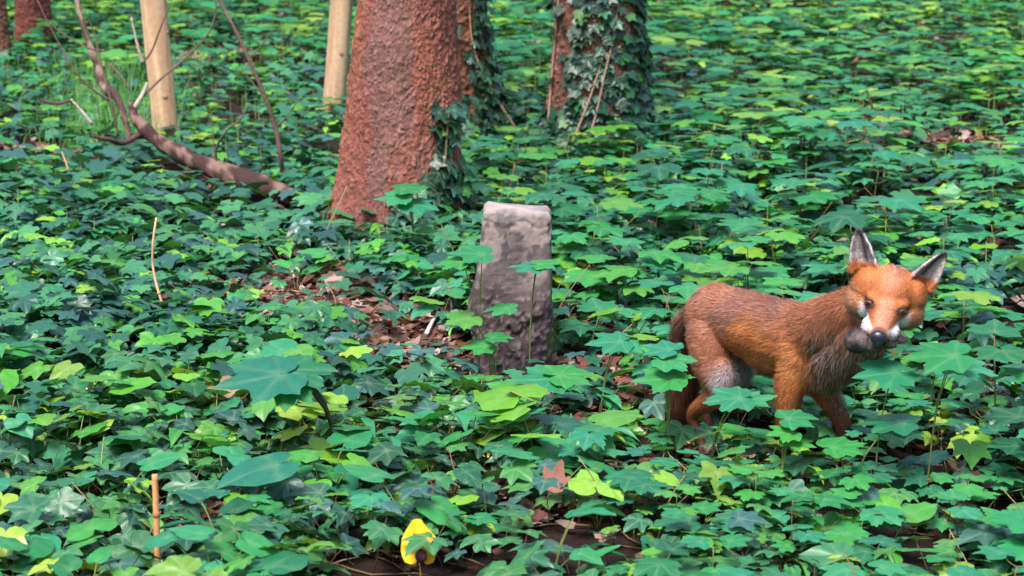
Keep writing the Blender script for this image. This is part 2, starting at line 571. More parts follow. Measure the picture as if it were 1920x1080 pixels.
HALF = {
    'maple': [(0, 1.0), (9, .84), (13, .83), (19, .66), (25, .61), (31, .66), (36, .74), (40, .75), (46, .87), (52, .76), (58, .75), (64, .65), (72, .57),
              (80, .58), (88, .62), (97, .66), (105, .57), (118, .52), (134, .45), (152, .37), (168, .24), (180, .06)],
    'ivy': [(0, 1.0), (8, .86), (16, .72), (26, .60), (34, .60), (44, .72), (52, .77), (60, .66), (72, .53), (86, .52), (100, .58), (110, .60), (124, .52), (142, .42), (160, .30), (172, .17), (180, .08)],
    'heart': [(0, 1.0), (7, .90), (18, .80), (32, .71), (48, .64), (66, .58), (86, .53), (106, .51), (126, .49), (146, .42), (162, .30), (174, .15), (180, .09)],
    'ovate': [(0, 1.0), (5, .90), (12, .74), (20, .60), (32, .46), (48, .36), (70, .30), (95, .27), (120, .22), (150, .13), (180, .03)],
    'maple_low': [(0, 1.0), (13, .80), (25, .62), (46, .86), (72, .57), (97, .64), (130, .42), (165, .22)],
    'ivy_low': [(0, 1.0), (28, .60), (52, .76), (82, .52), (110, .60), (150, .36), (180, .08)],
    'ovate_low': [(0, 1.0), (14, .72), (34, .45), (70, .30), (120, .22), (180, .03)],
}
VEINS = {'maple': (0, 46, 97), 'ivy': (0, 52, 108), 'heart': (0, 40, 85), 'ovate': (0,), 'maple_low': (0, 46, 97), 'ivy_low': (0, 52, 110), 'ovate_low': (0,)}


def leaf_template(kind, seed, droop=0.18, cup=0.05, ring=True):
    """leaf of unit midrib lying in xy, stalk at the origin, tip along +y; returns V, T, vein weight"""
    rs = random.Random(seed)
    half = HALF[kind]
    skew = rs.uniform(-6, 6)
    pts = []
    for sgn in (1, -1):
        seq = half if sgn == 1 else half[::-1]
        for a_, r_ in seq:
            if sgn == -1 and a_ in (0, 180):
                continue
            pts.append((sgn * a_ + skew * math.sin(R(a_)), r_ * (1 + rs.uniform(-.05, .05))))
    A = np.radians([q[0] for q in pts]); Rr = np.array([q[1] for q in pts])
    n = len(pts)
    veins = np.radians([v for v in VEINS[kind]] + [-v for v in VEINS[kind] if v])
    ph, fq = rs.uniform(0, 6.28), rs.choice((2, 3, 5))
    rings = [0.38, 0.72, 1.0] if ring else [1.0]
    V, W = [np.zeros(3)], [1.0]
    dv = np.min(np.abs((A[:, None] - veins[None] + math.pi) % (2 * math.pi) - math.pi), 1)
    tilt = rs.uniform(-.08, .08)
    for f in rings:
        x, y = np.sin(A) * Rr * f, np.cos(A) * Rr * f
        rr = Rr * f
        z = -droop * rr ** 2 + cup * rr * np.clip(dv / 0.4, 0, 1) + 0.035 * np.sin(fq * A + ph) * rr ** 2 + tilt * x + np.array([rs.uniform(-.022, .022) for _ in A]) * f
        V += list(np.stack([x, y, z], 1))
        W += list(np.clip(1 - dv / 0.10, 0, 1) * (1 - 0.35 * f))
    T = [(0, 1 + (k + 1) % n, 1 + k) for k in range(n)]
    for q in range(len(rings) - 1):
        o = 1 + q * n
        for k in range(n):
            a_, b_ = o + k, o + (k + 1) % n
            T += [(a_, b_, b_ + n), (a_, b_ + n, a_ + n)]
    V = np.array(V)
    T = np.array(T, np.int32)
    # faces look upward
    nn = np.cross(V[T[:, 1]] - V[T[:, 0]], V[T[:, 2]] - V[T[:, 0]])
    T[nn[:, 2] < 0] = T[nn[:, 2] < 0][:, ::-1]
    return V, T, np.array(W)


def leaf_cols(W, c, vein=0.45, speck=0.0):
    c = np.asarray(c, float)
    pale = c * 0.55 + np.array((0.30, 0.42, 0.22)) * 0.45
    return c * (1 - vein * W[:, None]) + pale * vein * W[:, None]


NSH = 8
TPL, LMESH = {}, {}
for kind, mat, cols, dr, cp in (('maple', M_maple, GREENS_M + [YOUNG], .09, .04), ('ivy', M_ivy, GREENS_I[:6] + [YOUNG, GREENS_I[6]], .12, .09), ('heart', M_maple, GREENS_M + [YOUNG], .16, .07), ('ovate', M_maple, GREENS_M + [YOUNG], .22, .16)):
    for s in range(NSH):
        Vt, Tt, Wt = leaf_template(kind, 100 * len(kind) + s, dr * (0.2 + 0.3 * s), cp * (0.5 + 0.25 * s))
        TPL[kind, s] = (Vt, Tt, Wt)
        for ci, c in enumerate(cols):
            LMESH[kind, s, ci] = make_mesh('leaf_' + kind, Vt, Tt, leaf_cols(Wt, c, 0.6 if kind == 'ivy' else 0.42), mat)
LOW = {}
for kind in ('maple', 'ivy', 'ovate'):
    LOW[kind] = [leaf_template(kind + '_low', 900 + s, 0.09, 0.04, False) for s in range(6)]


# ------------------------------------------------------------------ plant prototypes
def proto_maple(rs, kind='maple'):
    """returns stem (V,T) and leaves [(M3x3, scale, pos)] in plant coordinates; height about 0.2 m"""
    H = rs.uniform(0.14, 0.23)
    lean = np.array([rs.uniform(-.03, .03), rs.uniform(-.03, .03), 0])
    top = np.array([0, 0, H]) + lean
    parts = [tube_vt([(0, 0, -0.02), lean * 0.3 + np.array((0, 0, H * .5)), top], [.0026, .0022, .0016], 5, 7)]
    leaves = []
    a0 = rs.uniform(0, 6.28)
    tiers = [(1.0, 2, rs.uniform(.075, .115), 0.0), (0.72, 2, rs.uniform(.07, .10), math.pi / 2)]
    if rs.random() < 0.5:
        tiers.append((0.45, rs.choice((1, 2)), rs.uniform(.05, .075), 0.3))
    for fz, nl, sz, da in tiers:
        for q in range(nl):
            a = a0 + da + q * math.pi + rs.uniform(-.35, .35)
            st = np.array([0, 0, H * fz]) + lean * fz
            out = np.array([math.cos(a), math.sin(a), 0])
            L = rs.uniform(.03, .075)
            e = st + out * L + np.array([0, 0, L * rs.uniform(.15, .6)])
            parts.append(tube_vt([st, (st + e) / 2 + np.array((0, 0, -.006)), e], [.0012, .001, .001], 4, 5))
            dirn = out * 1.0 + np.array([0, 0, rs.uniform(-.12, .10)])
            up = np.array([rs.uniform(-.09, .09), rs.uniform(-.12, .07), 1.0])
            leaves.append((basis(dirn, up), sz * rs.uniform(.85, 1.15), e))
    return parts, leaves


def proto_ivy(rs):
    L = rs.uniform(.16, .34)
    pts = [np.array((0, 0, 0.004))]
    a = 0.0
    for k in range(4):
        a += rs.uniform(-.5, .5)
        pts.append(pts[-1] + np.array([math.cos(a), math.sin(a), 0]) * L / 4 + np.array((0, 0, rs.uniform(-.003, .008))))
    parts = [tube_vt(pts, [.0022, .002, .0018, .0016, .0012], 4, 9)]
    S = spline(np.array(pts), 40)
    leaves = []
    n = rs.randint(5, 8)
    for k in range(n):
        st = S[min(39, int((k + 0.5) / n * 40))]
        a = (math.pi / 2 if k % 2 else -math.pi / 2) + rs.uniform(-.9, .9)
        out = np.array([math.cos(a), math.sin(a), 0])
        H = rs.uniform(.025, .095)
        e = st + out * H * rs.uniform(.3, .8) + np.array((0, 0, H))
        parts.append(tube_vt([st, (st + e) / 2 + np.array((0, 0, .008)), e], [.0010, .0009, .0008], 3, 4))
        dirn = out + np.array([0, 0, rs.uniform(-.55, .10)])
        up = np.array([rs.uniform(-.5, .5), rs.uniform(-.5, .5), 1.0])
        leaves.append((basis(dirn, up), rs.uniform(.036, .064), e))
    return parts, leaves


def proto_herb(rs):
    """small upright herb with pale heart-shaped or oval leaves"""
    parts, leaves = [], []
    kind = rs.choice(('heart', 'ovate'))
    for k in range(rs.randint(3, 6)):
        a = rs.uniform(0, 6.28)
        out = np.array([math.cos(a), math.sin(a), 0])
        H = rs.uniform(.05, .13)
        e = out * rs.uniform(.02, .07) + np.array((0, 0, H))
        parts.append(tube_vt([(0, 0, -.01), e * np.array((.4, .4, .6)), e], [.0014, .0012, .0009], 4, 5))
        leaves.append((basis(out + np.array((0, 0, rs.uniform(-.4, .3))), (rs.uniform(-.4, .4), rs.uniform(-.4, .4), 1)), rs.uniform(.045, .085), e))
    return parts, leaves, kind


STEMC = (0.16, 0.20, 0.05)
IVYSTEM = (0.12, 0.075, 0.035)
rs = random.Random(5)
PROTO = {'maple': [], 'ivy': [], 'herb': []}
for k in range(14):
    parts, leaves = proto_maple(rs)
    V, T, C = join([(v, tt, STEMC if rs.random() < .6 else (0.24, 0.10, 0.05)) for v, tt in parts])
    PROTO['maple'].append((make_mesh('stem_maple', V, T, C, M_stem), leaves, 'maple', (V, T, C)))
for k in range(12):
    parts, leaves = proto_ivy(rs)
    V, T, C = join([(v, tt, IVYSTEM) for v, tt in parts])
    PROTO['ivy'].append((make_mesh('stem_ivy', V, T, C, M_stem), leaves, 'ivy', (V, T, C)))
for k in range(8):
    parts, leaves, kd = proto_herb(rs)
    V, T, C = join([(v, tt, STEMC) for v, tt in parts])
    PROTO['herb'].append((make_mesh('stem_herb', V, T, C, M_stem), leaves, kd, (V, T, C)))


# ------------------------------------------------------------------ where the plants stand
BARE = []        # patches of open leaf litter: centre, half sizes
for px, py, rx, ry in ((760, 640, .17, .22), (700, 615, .12, .14), (1120, 690, .16, .16), (950, 705, .15, .12), (520, 535, .14, .22), (600, 575, .15, .15),
                       (850, 930, .10, .07), (1000, 970, .07, .05), (480, 950, .09, .06), (1700, 275, .3, .22), (450, 110, .5, .3), (60, 290, .25, .3), (1330, 830, .10, .09)):
    c = gp(px, py)
    near_ = py > 450
    BARE.append((c[0], c[1] - (.10 if near_ else 0), rx * (1.2 if near_ else 1), ry * (1.5 if near_ else 1)))


def bareness(x, y):
    b = 0.0
    for cx, cy, rx, ry in BARE:
        d = ((x - cx) / rx) ** 2 + ((y - cy) / ry) ** 2
        b = max(b, min(1.0, max(0.0, 1.5 - d)))
    return b


KEEP = [(*gp(px, py)[:2], hw_, fr_) for px, py, hw_, fr_ in ((298, 1180, .10, .70), (786, 1130, .17, .75), (1035, 1008, .08, .36), (437, 585, .07, .25), (333, 640, .05, .15), (735, 690, .06, .2), (560, 388, .12, .45), (510, 365, .12, .45), (455, 345, .12, .42), (400, 325, .12, .40), (350, 310, .12, .35))]


def free_of_things(x, y, pad=0.0):
    for c, r in TREES.values():
        if (x - c[0]) ** 2 + (y - c[1]) ** 2 < (r * 1.05 + pad) ** 2:
            return False
    if abs(x - STONE[0]) < 0.14 + pad and abs(y - STONE[1] - 0.06) < 0.11 + pad:
        return False
    for qx, qy, hw_, fr_ in KEEP:
        if abs(x - qx) < hw_ and qy - fr_ < y < qy + (.16 if hw_ == .17 else .03):
            return False
    # the fox's footprint
    dx, dy = x - FOX_MID[0], y - FOX_MID[1]
    c, s = math.cos(FOX_YAW), math.sin(FOX_YAW)
    fx, fy = dx * c + dy * s, -dx * s + dy * c
    if -0.30 - pad < fx < 0.27 + pad and abs(fy) < 0.10 + pad:
        return False
    return True


def height_cap(x, y):
    """plants kept low where browsing and shade keep them low: round the fox's path and before the stone"""
    cap = 1.35
    if 0.22 < x < 1.15 and 3.9 < y < 4.8:
        cap = 0.55 + 0.5 * max(0, 4.35 - y)
    if x / y < -0.02 and y < 11.5:
        cap = 0.62
    if y < 4.25:
        cap = min(cap, 0.72)
    if STONE[0] - .35 < x < STONE[0] + .3 and STONE[1] - 1.0 < y < STONE[1]:
        cap = 0.62
    return cap


cell = {}


def scatter(density, y0, y1, seed, spread=0.30, margin=1.4, mind=0.03):
    r_ = random.Random(seed)
    out = []
    area = (spread * y1 ** 2 - spread * y0 ** 2) + 2 * margin * (y1 - y0)
    for _ in range(int(area * density)):
        # uniform over the trapezoid
        while True:
            y = r_.uniform(y0, y1)
            if r_.random() < (spread * y + margin) / (spread * y1 + margin):
                break
        x = r_.uniform(-1, 1) * (spread * y + margin)
        out.append((x, y))
    return out


def in_view(x, y, z=0.1):
    yy = y * math.cos(PITCH) - (z - CAM_Z) * math.sin(PITCH)
    vv = y * math.sin(PITCH) + (z - CAM_Z) * math.cos(PITCH)
    return abs(x / yy) < 0.249 + 0.01 and abs(vv / yy) < 0.1403 + 0.008


def maple_share(x, y):
    n = float(vnoise(np.array([[x * 1.1 + 3, y * 0.9, 0.5]]), 77)[0])
    right = 1 / (1 + math.exp(-((x / y) - 0.015) / 0.03))
    far = min(1, max(0, (y - 9.5) / 4))
    return min(1, max(0.0, 0.06 + 0.78 * right + 0.55 * far + 0.75 * (n - 0.5)))


plants = []     # kind, x, y, rz, scale, proto index, seed
rr_ = random.Random(21)
for x, y in scatter(34, 3.0, 9.0, 1) + scatter(26, 9.0, 24.0, 2) + scatter(9, 24.0, 34.0, 3) + [q for q in scatter(30, 3.3, 4.9, 19) if q[0] > .25]:
    if rr_.random() > 0.12 + 0.88 * maple_share(x, y): continue
    if rr_.random() < bareness(x, y) * 0.92: continue
    if not free_of_things(x, y, 0.02): continue
    sc_ = rr_.uniform(.45, 1.20) * (1.0 + 0.02 * max(0, y - 9))
    plants.append(['maple', x, y, rr_.uniform(0, 6.28), min(sc_, height_cap(x, y) * rr_.uniform(.75, 1.0)), rr_.randrange(14)])
for x, y in scatter(120, 3.0, 9.0, 4) + scatter(46, 9.0, 16.0, 5) + scatter(12, 16.0, 24.0, 6):
    if rr_.random() > 1.05 - 0.75 * maple_share(x, y): continue
    if rr_.random() < bareness(x, y) * 0.95: continue
    if not free_of_things(x, y, 0.0): continue
    plants.append(['ivy', x, y, rr_.uniform(0, 6.28), rr_.uniform(.75, 1.35), rr_.randrange(12)])
for x, y in scatter(16, 3.0, 9.0, 7) + scatter(14, 3.0, 5.0, 17) + scatter(18, 9.0, 22.0, 8):
    if rr_.random() < bareness(x, y) * 0.9: continue
    if not free_of_things(x, y, 0.01): continue
    plants.append(['herb', x, y, rr_.uniform(0, 6.28), min(rr_.uniform(.7, 1.4), height_cap(x, y) + .3) * (1.35 if y < 5.2 and x < .1 else 1.0), rr_.randrange(8)])


MARKS = [('the fox', FOX_MID[0], FOX_MID[1]), ('the grey stone', STONE[0], STONE[1]), ('the red-barked tree', *TREES['big'][0][:2]), ('the ivy-clad tree', *TREES['ivy'][0][:2]),
         ('the pole behind the bough', *TREES['pole1'][0][:2]), ('the broken bough', *gp(440, 335)[:2]), ('the dry bent stalk', *gp(330, 640)[:2]), ('the cut orange stalk', *gp(297, 1090)[:2]),
         ('the yellow fallen leaf', *gp(790, 1060)[:2]), ('the curled brown leaf', *gp(1035, 1000)[:2]), ('the drooping big-leaved plant', *gp(600, 880)[:2]), ('the far trunks', *TREES['far1'][0][:2])]


def where_words(x, y):
    d = sorted((math.hypot(x - mx, y - my), nm) for nm, mx, my in MARKS)
    if d[0][0] < 0.33 or d[0][0] < 0.32 * d[1][0]:
        return 'close to ' + d[0][1]
    return 'between %s and %s' % (d[0][1], d[1][1])


SHADE = {'maple': ['mid-green', 'mid-green', 'dull green', 'grass-green', 'yellow-green', 'dark green', 'pale yellow-green'],
         'ivy': ['dark green', 'green', 'blackish green', 'mid-green', 'yellow-green', 'bluish green', 'pale yellow-green'],
         'herb': ['mid-green', 'bright green', 'dull green', 'grass-green', 'yellow-green', 'dark green', 'pale yellow-green']}
PLANT_WORDS = {'maple': ('maple_seedling', 'maple seedling', 'seedling', 'maple seedlings of the forest floor'),
               'ivy': ('ivy_sprig', 'ivy sprig', 'ivy', 'ivy sprigs of the forest floor'),
               'herb': ('leafy_herb', 'unlobed herb', 'herb', 'small herbs of the forest floor')}
NUMW = ['no', 'one', 'two', 'three', 'four', 'five', 'six', 'seven', 'eight', 'nine', 'ten']


def plant_label(kind, x, y, sc_, ci, nl):
    size = 'small ' if sc_ < 0.78 else ('tall ' if sc_ > 1.08 else '')
    wh = where_words(x, y)
    for t_ in ('%s%s %s with %s leaves %s' % (size, SHADE[kind][ci], PLANT_WORDS[kind][1], NUMW[min(nl, 10)], wh), '%s%s %s %s' % (size, SHADE[kind][ci], PLANT_WORDS[kind][1], wh)):
        if len(t_.replace('-', ' ').split()) <= 16:
            return t_
    return '%s %s %s' % (SHADE[kind][ci], PLANT_WORDS[kind][1], wh)


def colour_index(kind, r_, y):
    if y > 8.5 and kind != 'ivy':
        return r_.choices(range(7), (20, 24, 12, 24, 20, 6, 8))[0]
    if kind == 'ivy':
        return r_.choices(range(7), (26, 24, 16, 16, 9, 14, 3))[0]
    if kind == 'maple':
        return r_.choices(range(7), (28, 26, 20, 12, 7, 8, 3))[0]
    return r_.choices(range(7), (16, 22, 10, 22, 18, 6, 8))[0]


ones, mass = [], []
for kind, lim in (('maple', 300), ('ivy', 300), ('herb', 170)):
    mine = sorted([p_ for p_ in plants if p_[0] == kind], key=lambda q: q[2])
    seen = [p_ for p_ in mine if in_view(p_[1], p_[2]) or in_view(p_[1], p_[2], 0.2)]
    chosen = set(id(p_) for p_ in seen[:lim])
    ones += [p_ for p_ in mine if id(p_) in chosen]
    mass += [p_ for p_ in mine if id(p_) not in chosen]

for kind, x, y, rz, sc_, pi in ones:
    stem, leaves, lk, _ = PROTO[kind][pi]
    nm, lab, cat, grp = PLANT_WORDS[kind]
    e = empty(nm, (x, y, float(h(x, y))), rz)
    e.scale = (sc_,) * 3
    ci = colour_index(kind, rr_, y)
    tag(e, plant_label(kind, x, y, sc_, ci, len(leaves)), cat, grp)
    link('stem', stem, e)
    for Rm, s, p_ in leaves:
        cj = ci if rr_.random() < .72 else colour_index(kind, rr_, y)
        link('leaf', LMESH[lk, rr_.randrange(NSH), cj], e, mat4(Rm, s, p_))

# the uncountable rest, joined
COLS = {'maple': GREENS_M + [YOUNG], 'ivy': GREENS_I[:6] + [YOUNG, GREENS_I[6]], 'herb': GREENS_M + [YOUNG]}
for kind, nm, lab, mat in (('maple', 'maple_undergrowth', 'carpet of distant maple seedlings running back between the trees', M_maple),
                           ('ivy', 'ivy_ground_cover', 'mass of ivy leaves covering the floor farther back', M_ivy),
                           ('herb', 'herb_undergrowth', 'scattered pale green herbs farther back in the wood', M_maple)):
    bucket = {}
    for k_, x, y, rz, sc_, pi in mass:
        if k_ != kind: continue
        _, leaves, lk, _ = PROTO[kind][pi]
        lowk = {'maple': 'maple', 'ivy': 'ivy', 'heart': 'ovate', 'ovate': 'ovate'}[lk]
        Rz = rotz(rz)
        base = np.array([x, y, float(h(x, y))])
        ci = colour_index(kind, rr_, y)
        for Rm, s, p_ in leaves:
            cj = ci if rr_.random() < .5 else colour_index(kind, rr_, y)
            var = rr_.uniform(.8, 1.25)
            bucket.setdefault((lk, -1 - rr_.randrange(NSH)) if y < 7.5 else (lowk, rr_.randrange(6)), []).append((Rz @ Rm * (s * sc_ * 1.04), base + Rz @ (p_ * sc_), np.array(COLS[kind][cj]) * var))
    parts = []
    for (lk, s), items in bucket.items():
        Vt, Tt, Wt = LOW[lk][s] if s >= 0 else TPL[lk, -1 - s]
        Ms = np.array([q[0] for q in items]); Ps = np.array([q[1] for q in items]); Cs = np.array([q[2] for q in items])
        Vv = np.einsum('nij,vj->nvi', Ms, Vt) + Ps[:, None, :]
        Tv = Tt[None] + (np.arange(len(items)) * len(Vt))[:, None, None]
        Cv = np.repeat(Cs[:, None, :], len(Vt), 1)
        parts.append((Vv.reshape(-1, 3), Tv.reshape(-1, 3), Cv.reshape(-1, 3)))
    # stems of the rest that still show
    stp = []
    for k_, x, y, rz, sc_, pi in mass:
        if k_ == kind and kind != 'ivy' and y < 16:
            stp.append(((x, y), rz, sc_, pi))
    sV = []
    for (x, y), rz, sc_, pi in stp:
        zt = 0.2 * sc_
        q = np.array([x, y, float(h(x, y))])
        w_ = 0.003
        sV.append((np.array([q + (-w_, 0, 0), q + (w_, 0, 0), q + (0, w_, zt * .8), q + (0, w_ * 1.5, 0)]), np.array([(0, 1, 2), (1, 3, 2), (3, 0, 2)]), STEMC))
    if sV:
        parts.append(join(sV))
    V, T, C = join(parts)
    o = link(nm, make_mesh(nm, V, T, C, mat))
    tag(o, lab, 'undergrowth', kind='stuff')

# ------------------------------------------------------------------ leaf litter and small twigs (uncountable)
DEADC = [(0.12, 0.060, 0.045), (0.18, 0.090, 0.065), (0.07, 0.034, 0.027), (0.29, 0.18, 0.15), (0.15, 0.055, 0.045), (0.36, 0.26, 0.22)]
dead_tpl = [leaf_template('ovate_low', 60 + s, -0.5 + 0.15 * s, 0.25, False) for s in range(4)] + [leaf_template('ivy_low', 70 + s, -0.35, 0.15, False) for s in range(3)]
parts = []
r_ = random.Random(31)
spots = [(x, y) for x, y in scatter(110, 3.0, 9.0, 12)] + scatter(45, 9.0, 18.0, 13)
for cx, cy, rx, ry in BARE:
    for _ in range(int(1500 * rx * ry * 4)):
        spots.append((cx + r_.gauss(0, .65) * rx, cy + r_.gauss(0, .65) * ry))
for x, y in spots:
    Vt, Tt, Wt = r_.choice(dead_tpl)
    Rm = rotz(r_.uniform(0, 6.28)) @ basis((0, 1, r_.uniform(-.3, .3)), (r_.uniform(-.7, .7), r_.uniform(-.4, .4), 1))
    s = r_.uniform(.02, .055)
    c = np.array(r_.choice(DEADC)) * r_.uniform(.7, 1.25)
    parts.append((Vt @ (Rm * s).T + np.array([x, y, float(h(x, y)) + r_.uniform(.006, .022)]), Tt, c))
V, T, C = join(parts)
o = link('leaf_litter', make_mesh('leaf_litter', V, T, C, M_dead))
tag(o, 'brown and pinkish dead leaf litter strewn over the soil', 'leaf litter', kind='stuff')
parts = []
for x, y in scatter(14, 3.2, 12.0, 14) + [(cx + r_.gauss(0, .6) * rx, cy + r_.gauss(0, .6) * ry) for cx, cy, rx, ry in BARE for _ in range(int(700 * rx * ry))]:
    a = r_.uniform(0, 3.14); L = r_.uniform(.05, .2)
    q = np.array([x, y, float(h(x, y)) + .012])
    dv = np.array([math.cos(a), math.sin(a), r_.uniform(-.05, .15)]) * L
    c = r_.choice([(0.24, 0.10, 0.06), (0.34, 0.22, 0.15), (0.13, 0.07, 0.05), (0.45, 0.30, 0.2)])
    v, tt = tube_vt([q - dv / 2, q + np.array([r_.uniform(-.01, .01), r_.uniform(-.01, .01), .008]), q + dv / 2], [.0025, .002, .0012], 4, 4)
    parts.append((v, tt, c))
for x, y in scatter(16, 3.3, 9.0, 15):
    if not free_of_things(x, y, .03):
        continue
    a = r_.uniform(0, 6.28); L = r_.uniform(.10, .26) * (.7 if height_cap(x, y) < .7 else 1)
    q = np.array([x, y, float(h(x, y)) - .005])
    dv = np.array([math.cos(a), math.sin(a), r_.uniform(.35, 2.0)]); dv *= L / np.linalg.norm(dv)
    c = r_.choice([(0.26, 0.11, 0.06), (0.30, 0.20, 0.10), (0.16, 0.17, 0.05), (0.40, 0.26, 0.15)])
    v, tt = tube_vt([q, q + dv * .5 + np.array([r_.uniform(-.015, .015), r_.uniform(-.015, .015), .01]), q + dv], [.0018, .0015, .001], 4, 5)
    parts.append((v, tt, c))
V, T, C = join(parts)
o = link('fallen_twigs', make_mesh('fallen_twigs', V, T, C, M_bark))
tag(o, 'thin dry twigs scattered through the leaf litter', 'twigs', kind='stuff')

# ------------------------------------------------------------------ grey marker stone
def build_stone():
    o_ = STONE
    zs = np.concatenate([np.linspace(-0.08, 0.475, 160), [0.482, 0.486]])
    nth = 200
    V = []
    td = np.linspace(0, 2 * math.pi, 8001)

    def even(ex):                      # angles spaced evenly along the outline
        c, s_ = np.cos(td), np.sin(td)
        x = .11 * np.sign(c) * np.abs(c) ** ex; y = .08 * np.sign(s_) * np.abs(s_) ** ex
        L = np.concatenate([[0], np.cumsum(np.hypot(np.diff(x), np.diff(y)))])
        return np.interp(np.arange(nth) * L[-1] / nth, L, td)
    for z in zs:
        f = np.clip(z / 0.48, 0, 1)
        left = -0.112 + 0.030 * np.clip((z - 0.20) / 0.28, 0, 1) ** 1.0 - 0.012 * math.exp(-((z - .2) / .06) ** 2)
        right = 0.112 - 0.006 * f
        cx, hw = (left + right) / 2, (right - left) / 2
        hd = 0.085 - 0.018 * f
        ex = 0.20 if z > 0.25 else 0.20 + 0.25 * min(1, (0.25 - z) / 0.12)     # squared above, rounder below
        th = even(ex)
        c, s_ = np.cos(th), np.sin(th)
        x = cx + hw * np.sign(c) * np.abs(c) ** ex
        y = 0.06 + hd * np.sign(s_) * np.abs(s_) ** ex
        # the lower right half bulges forward as a rounded shoulder
        b = 1 / (1 + math.exp((z - 0.245) / 0.012))
        y = y - 0.030 * b * np.exp(-((x - 0.045) / 0.055) ** 2) * (s_ < 0)
        if z > 0.476:
            k = (z - 0.476) / 0.01 * 0.10
            x = cx + (x - cx) * (1 - k); y = 0.06 + (y - 0.06) * (1 - k)
        zz = z + (0.002 * np.sin(3 * th) - 0.008 * (x / 0.1)) * np.clip((z - .4) / .08, 0, 1)
        V.append(np.stack([x, y, np.broadcast_to(zz, x.shape)], 1))
    V = np.concatenate(V)
    ctr = np.array([0.015, 0.06, 0])
    N = V - ctr; N[:, 2] = 0; N /= np.linalg.norm(N, axis=1)[:, None] + 1e-6
    n1 = fbm(V * 18, 4, 50); n2 = fbm(V * 70, 3, 55)
    chip = np.clip((fbm(V * np.array([30, 30, 14]), 3, 58) - 0.56) / 0.1, 0, 1)
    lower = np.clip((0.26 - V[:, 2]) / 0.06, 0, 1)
    band = np.exp(-((V[:, 2] - 0.448 - 0.01 * np.sin(V[:, 0] * 60)) / 0.006) ** 2)
    V = V + N * ((n1 - .5) * (0.005 + 0.010 * lower) + (n2 - .5) * (0.005 + 0.010 * lower) - chip * (0.004 + 0.006 * lower) - 0.003 * band)[:, None]
    # colours: pale pinkish face with mauve stains above, purplish brown weathered foot
    pale, mauve, foot, white = np.array((0.26, 0.20, 0.185)), np.array((0.048, 0.034, 0.048)), np.array((0.070, 0.048, 0.052)), np.array((0.33, 0.28, 0.27))
    st = np.clip((fbm(V * np.array([22, 22, 18]) + 4.4, 4, 61) - 0.49) / 0.04, 0, 1)[:, None]
    blob = np.exp(-((V[:, 0] - 0.012) / 0.030) ** 2 - ((V[:, 2] - 0.375) / 0.035) ** 2)[:, None] * (V[:, 1:2] < 0.06)
    st = np.clip(0.75 * st + 1.5 * blob * (0.3 + 0.9 * n2[:, None]), 0, 1)
    C = pale * (1 - 0.85 * st) + mauve * 0.85 * st
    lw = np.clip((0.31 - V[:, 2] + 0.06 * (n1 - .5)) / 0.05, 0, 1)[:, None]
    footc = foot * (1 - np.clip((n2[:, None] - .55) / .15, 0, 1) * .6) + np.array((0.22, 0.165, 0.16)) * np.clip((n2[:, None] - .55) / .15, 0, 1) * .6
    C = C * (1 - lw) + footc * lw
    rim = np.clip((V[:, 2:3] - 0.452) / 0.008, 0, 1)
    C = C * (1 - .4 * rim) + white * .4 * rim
    moss = (np.clip((V[:, 0] - 0.085) / 0.02, 0, 1) * np.clip((0.20 - V[:, 2]) / .05, 0, 1) * np.clip((n1 - .45) / .1, 0, 1))[:, None]
    C = C * (1 - .8 * moss) + np.array((0.06, 0.10, 0.02)) * .8 * moss
    n = len(zs)
    i, j = np.meshgrid(np.arange(nth), np.arange(n - 1))
    a, b = j * nth + i, j * nth + (i + 1) % nth
    Q = np.stack([a, b, b + nth, a + nth], -1).reshape(-1, 4)
    T = np.concatenate([Q[:, [0, 1, 2]], Q[:, [0, 2, 3]]])
    top = len(V)
    V = np.vstack([V, V[-nth:].mean(0)]); C = np.vstack([C, white])
    k = np.arange(nth)
    T = np.concatenate([T, np.stack([(n - 1) * nth + k, (n - 1) * nth + (k + 1) % nth, np.full(nth, top)], 1)])
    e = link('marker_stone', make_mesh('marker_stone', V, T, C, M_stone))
    e.location = o_
    tag(e, 'short weathered grey-pink stone post with mauve stains standing in the plants', 'stone')


build_stone()


# ------------------------------------------------------------------ bough, saplings, stalks
def limb(name, parent, pts, radii, col, sides=10, lump=0.25, seed=0, mat=None, patch=None):
    v, tt = tube_vt(pts, radii, sides, max(6, 8 * (len(pts) - 1)), lump, seed)
    C = np.tile(np.asarray(col, float), (len(v), 1))
    nn = fbm(v * 30, 3, seed + 2)[:, None]
    C *= 0.6 + 0.8 * nn
    if patch is not None:
        k = np.clip((fbm(v * 22 + 9, 3, seed + 4)[:, None] - 0.52) / 0.08, 0, 1)
        C = C * (1 - k) + np.asarray(patch) * k
    return link(name, make_mesh(name, v, tt, C, mat or M_bark), parent)


def pr(base, lst):
    """list of picture points with distances -> points relative to base"""
    return [ray(px, py, d) - base for px, py, d in lst]


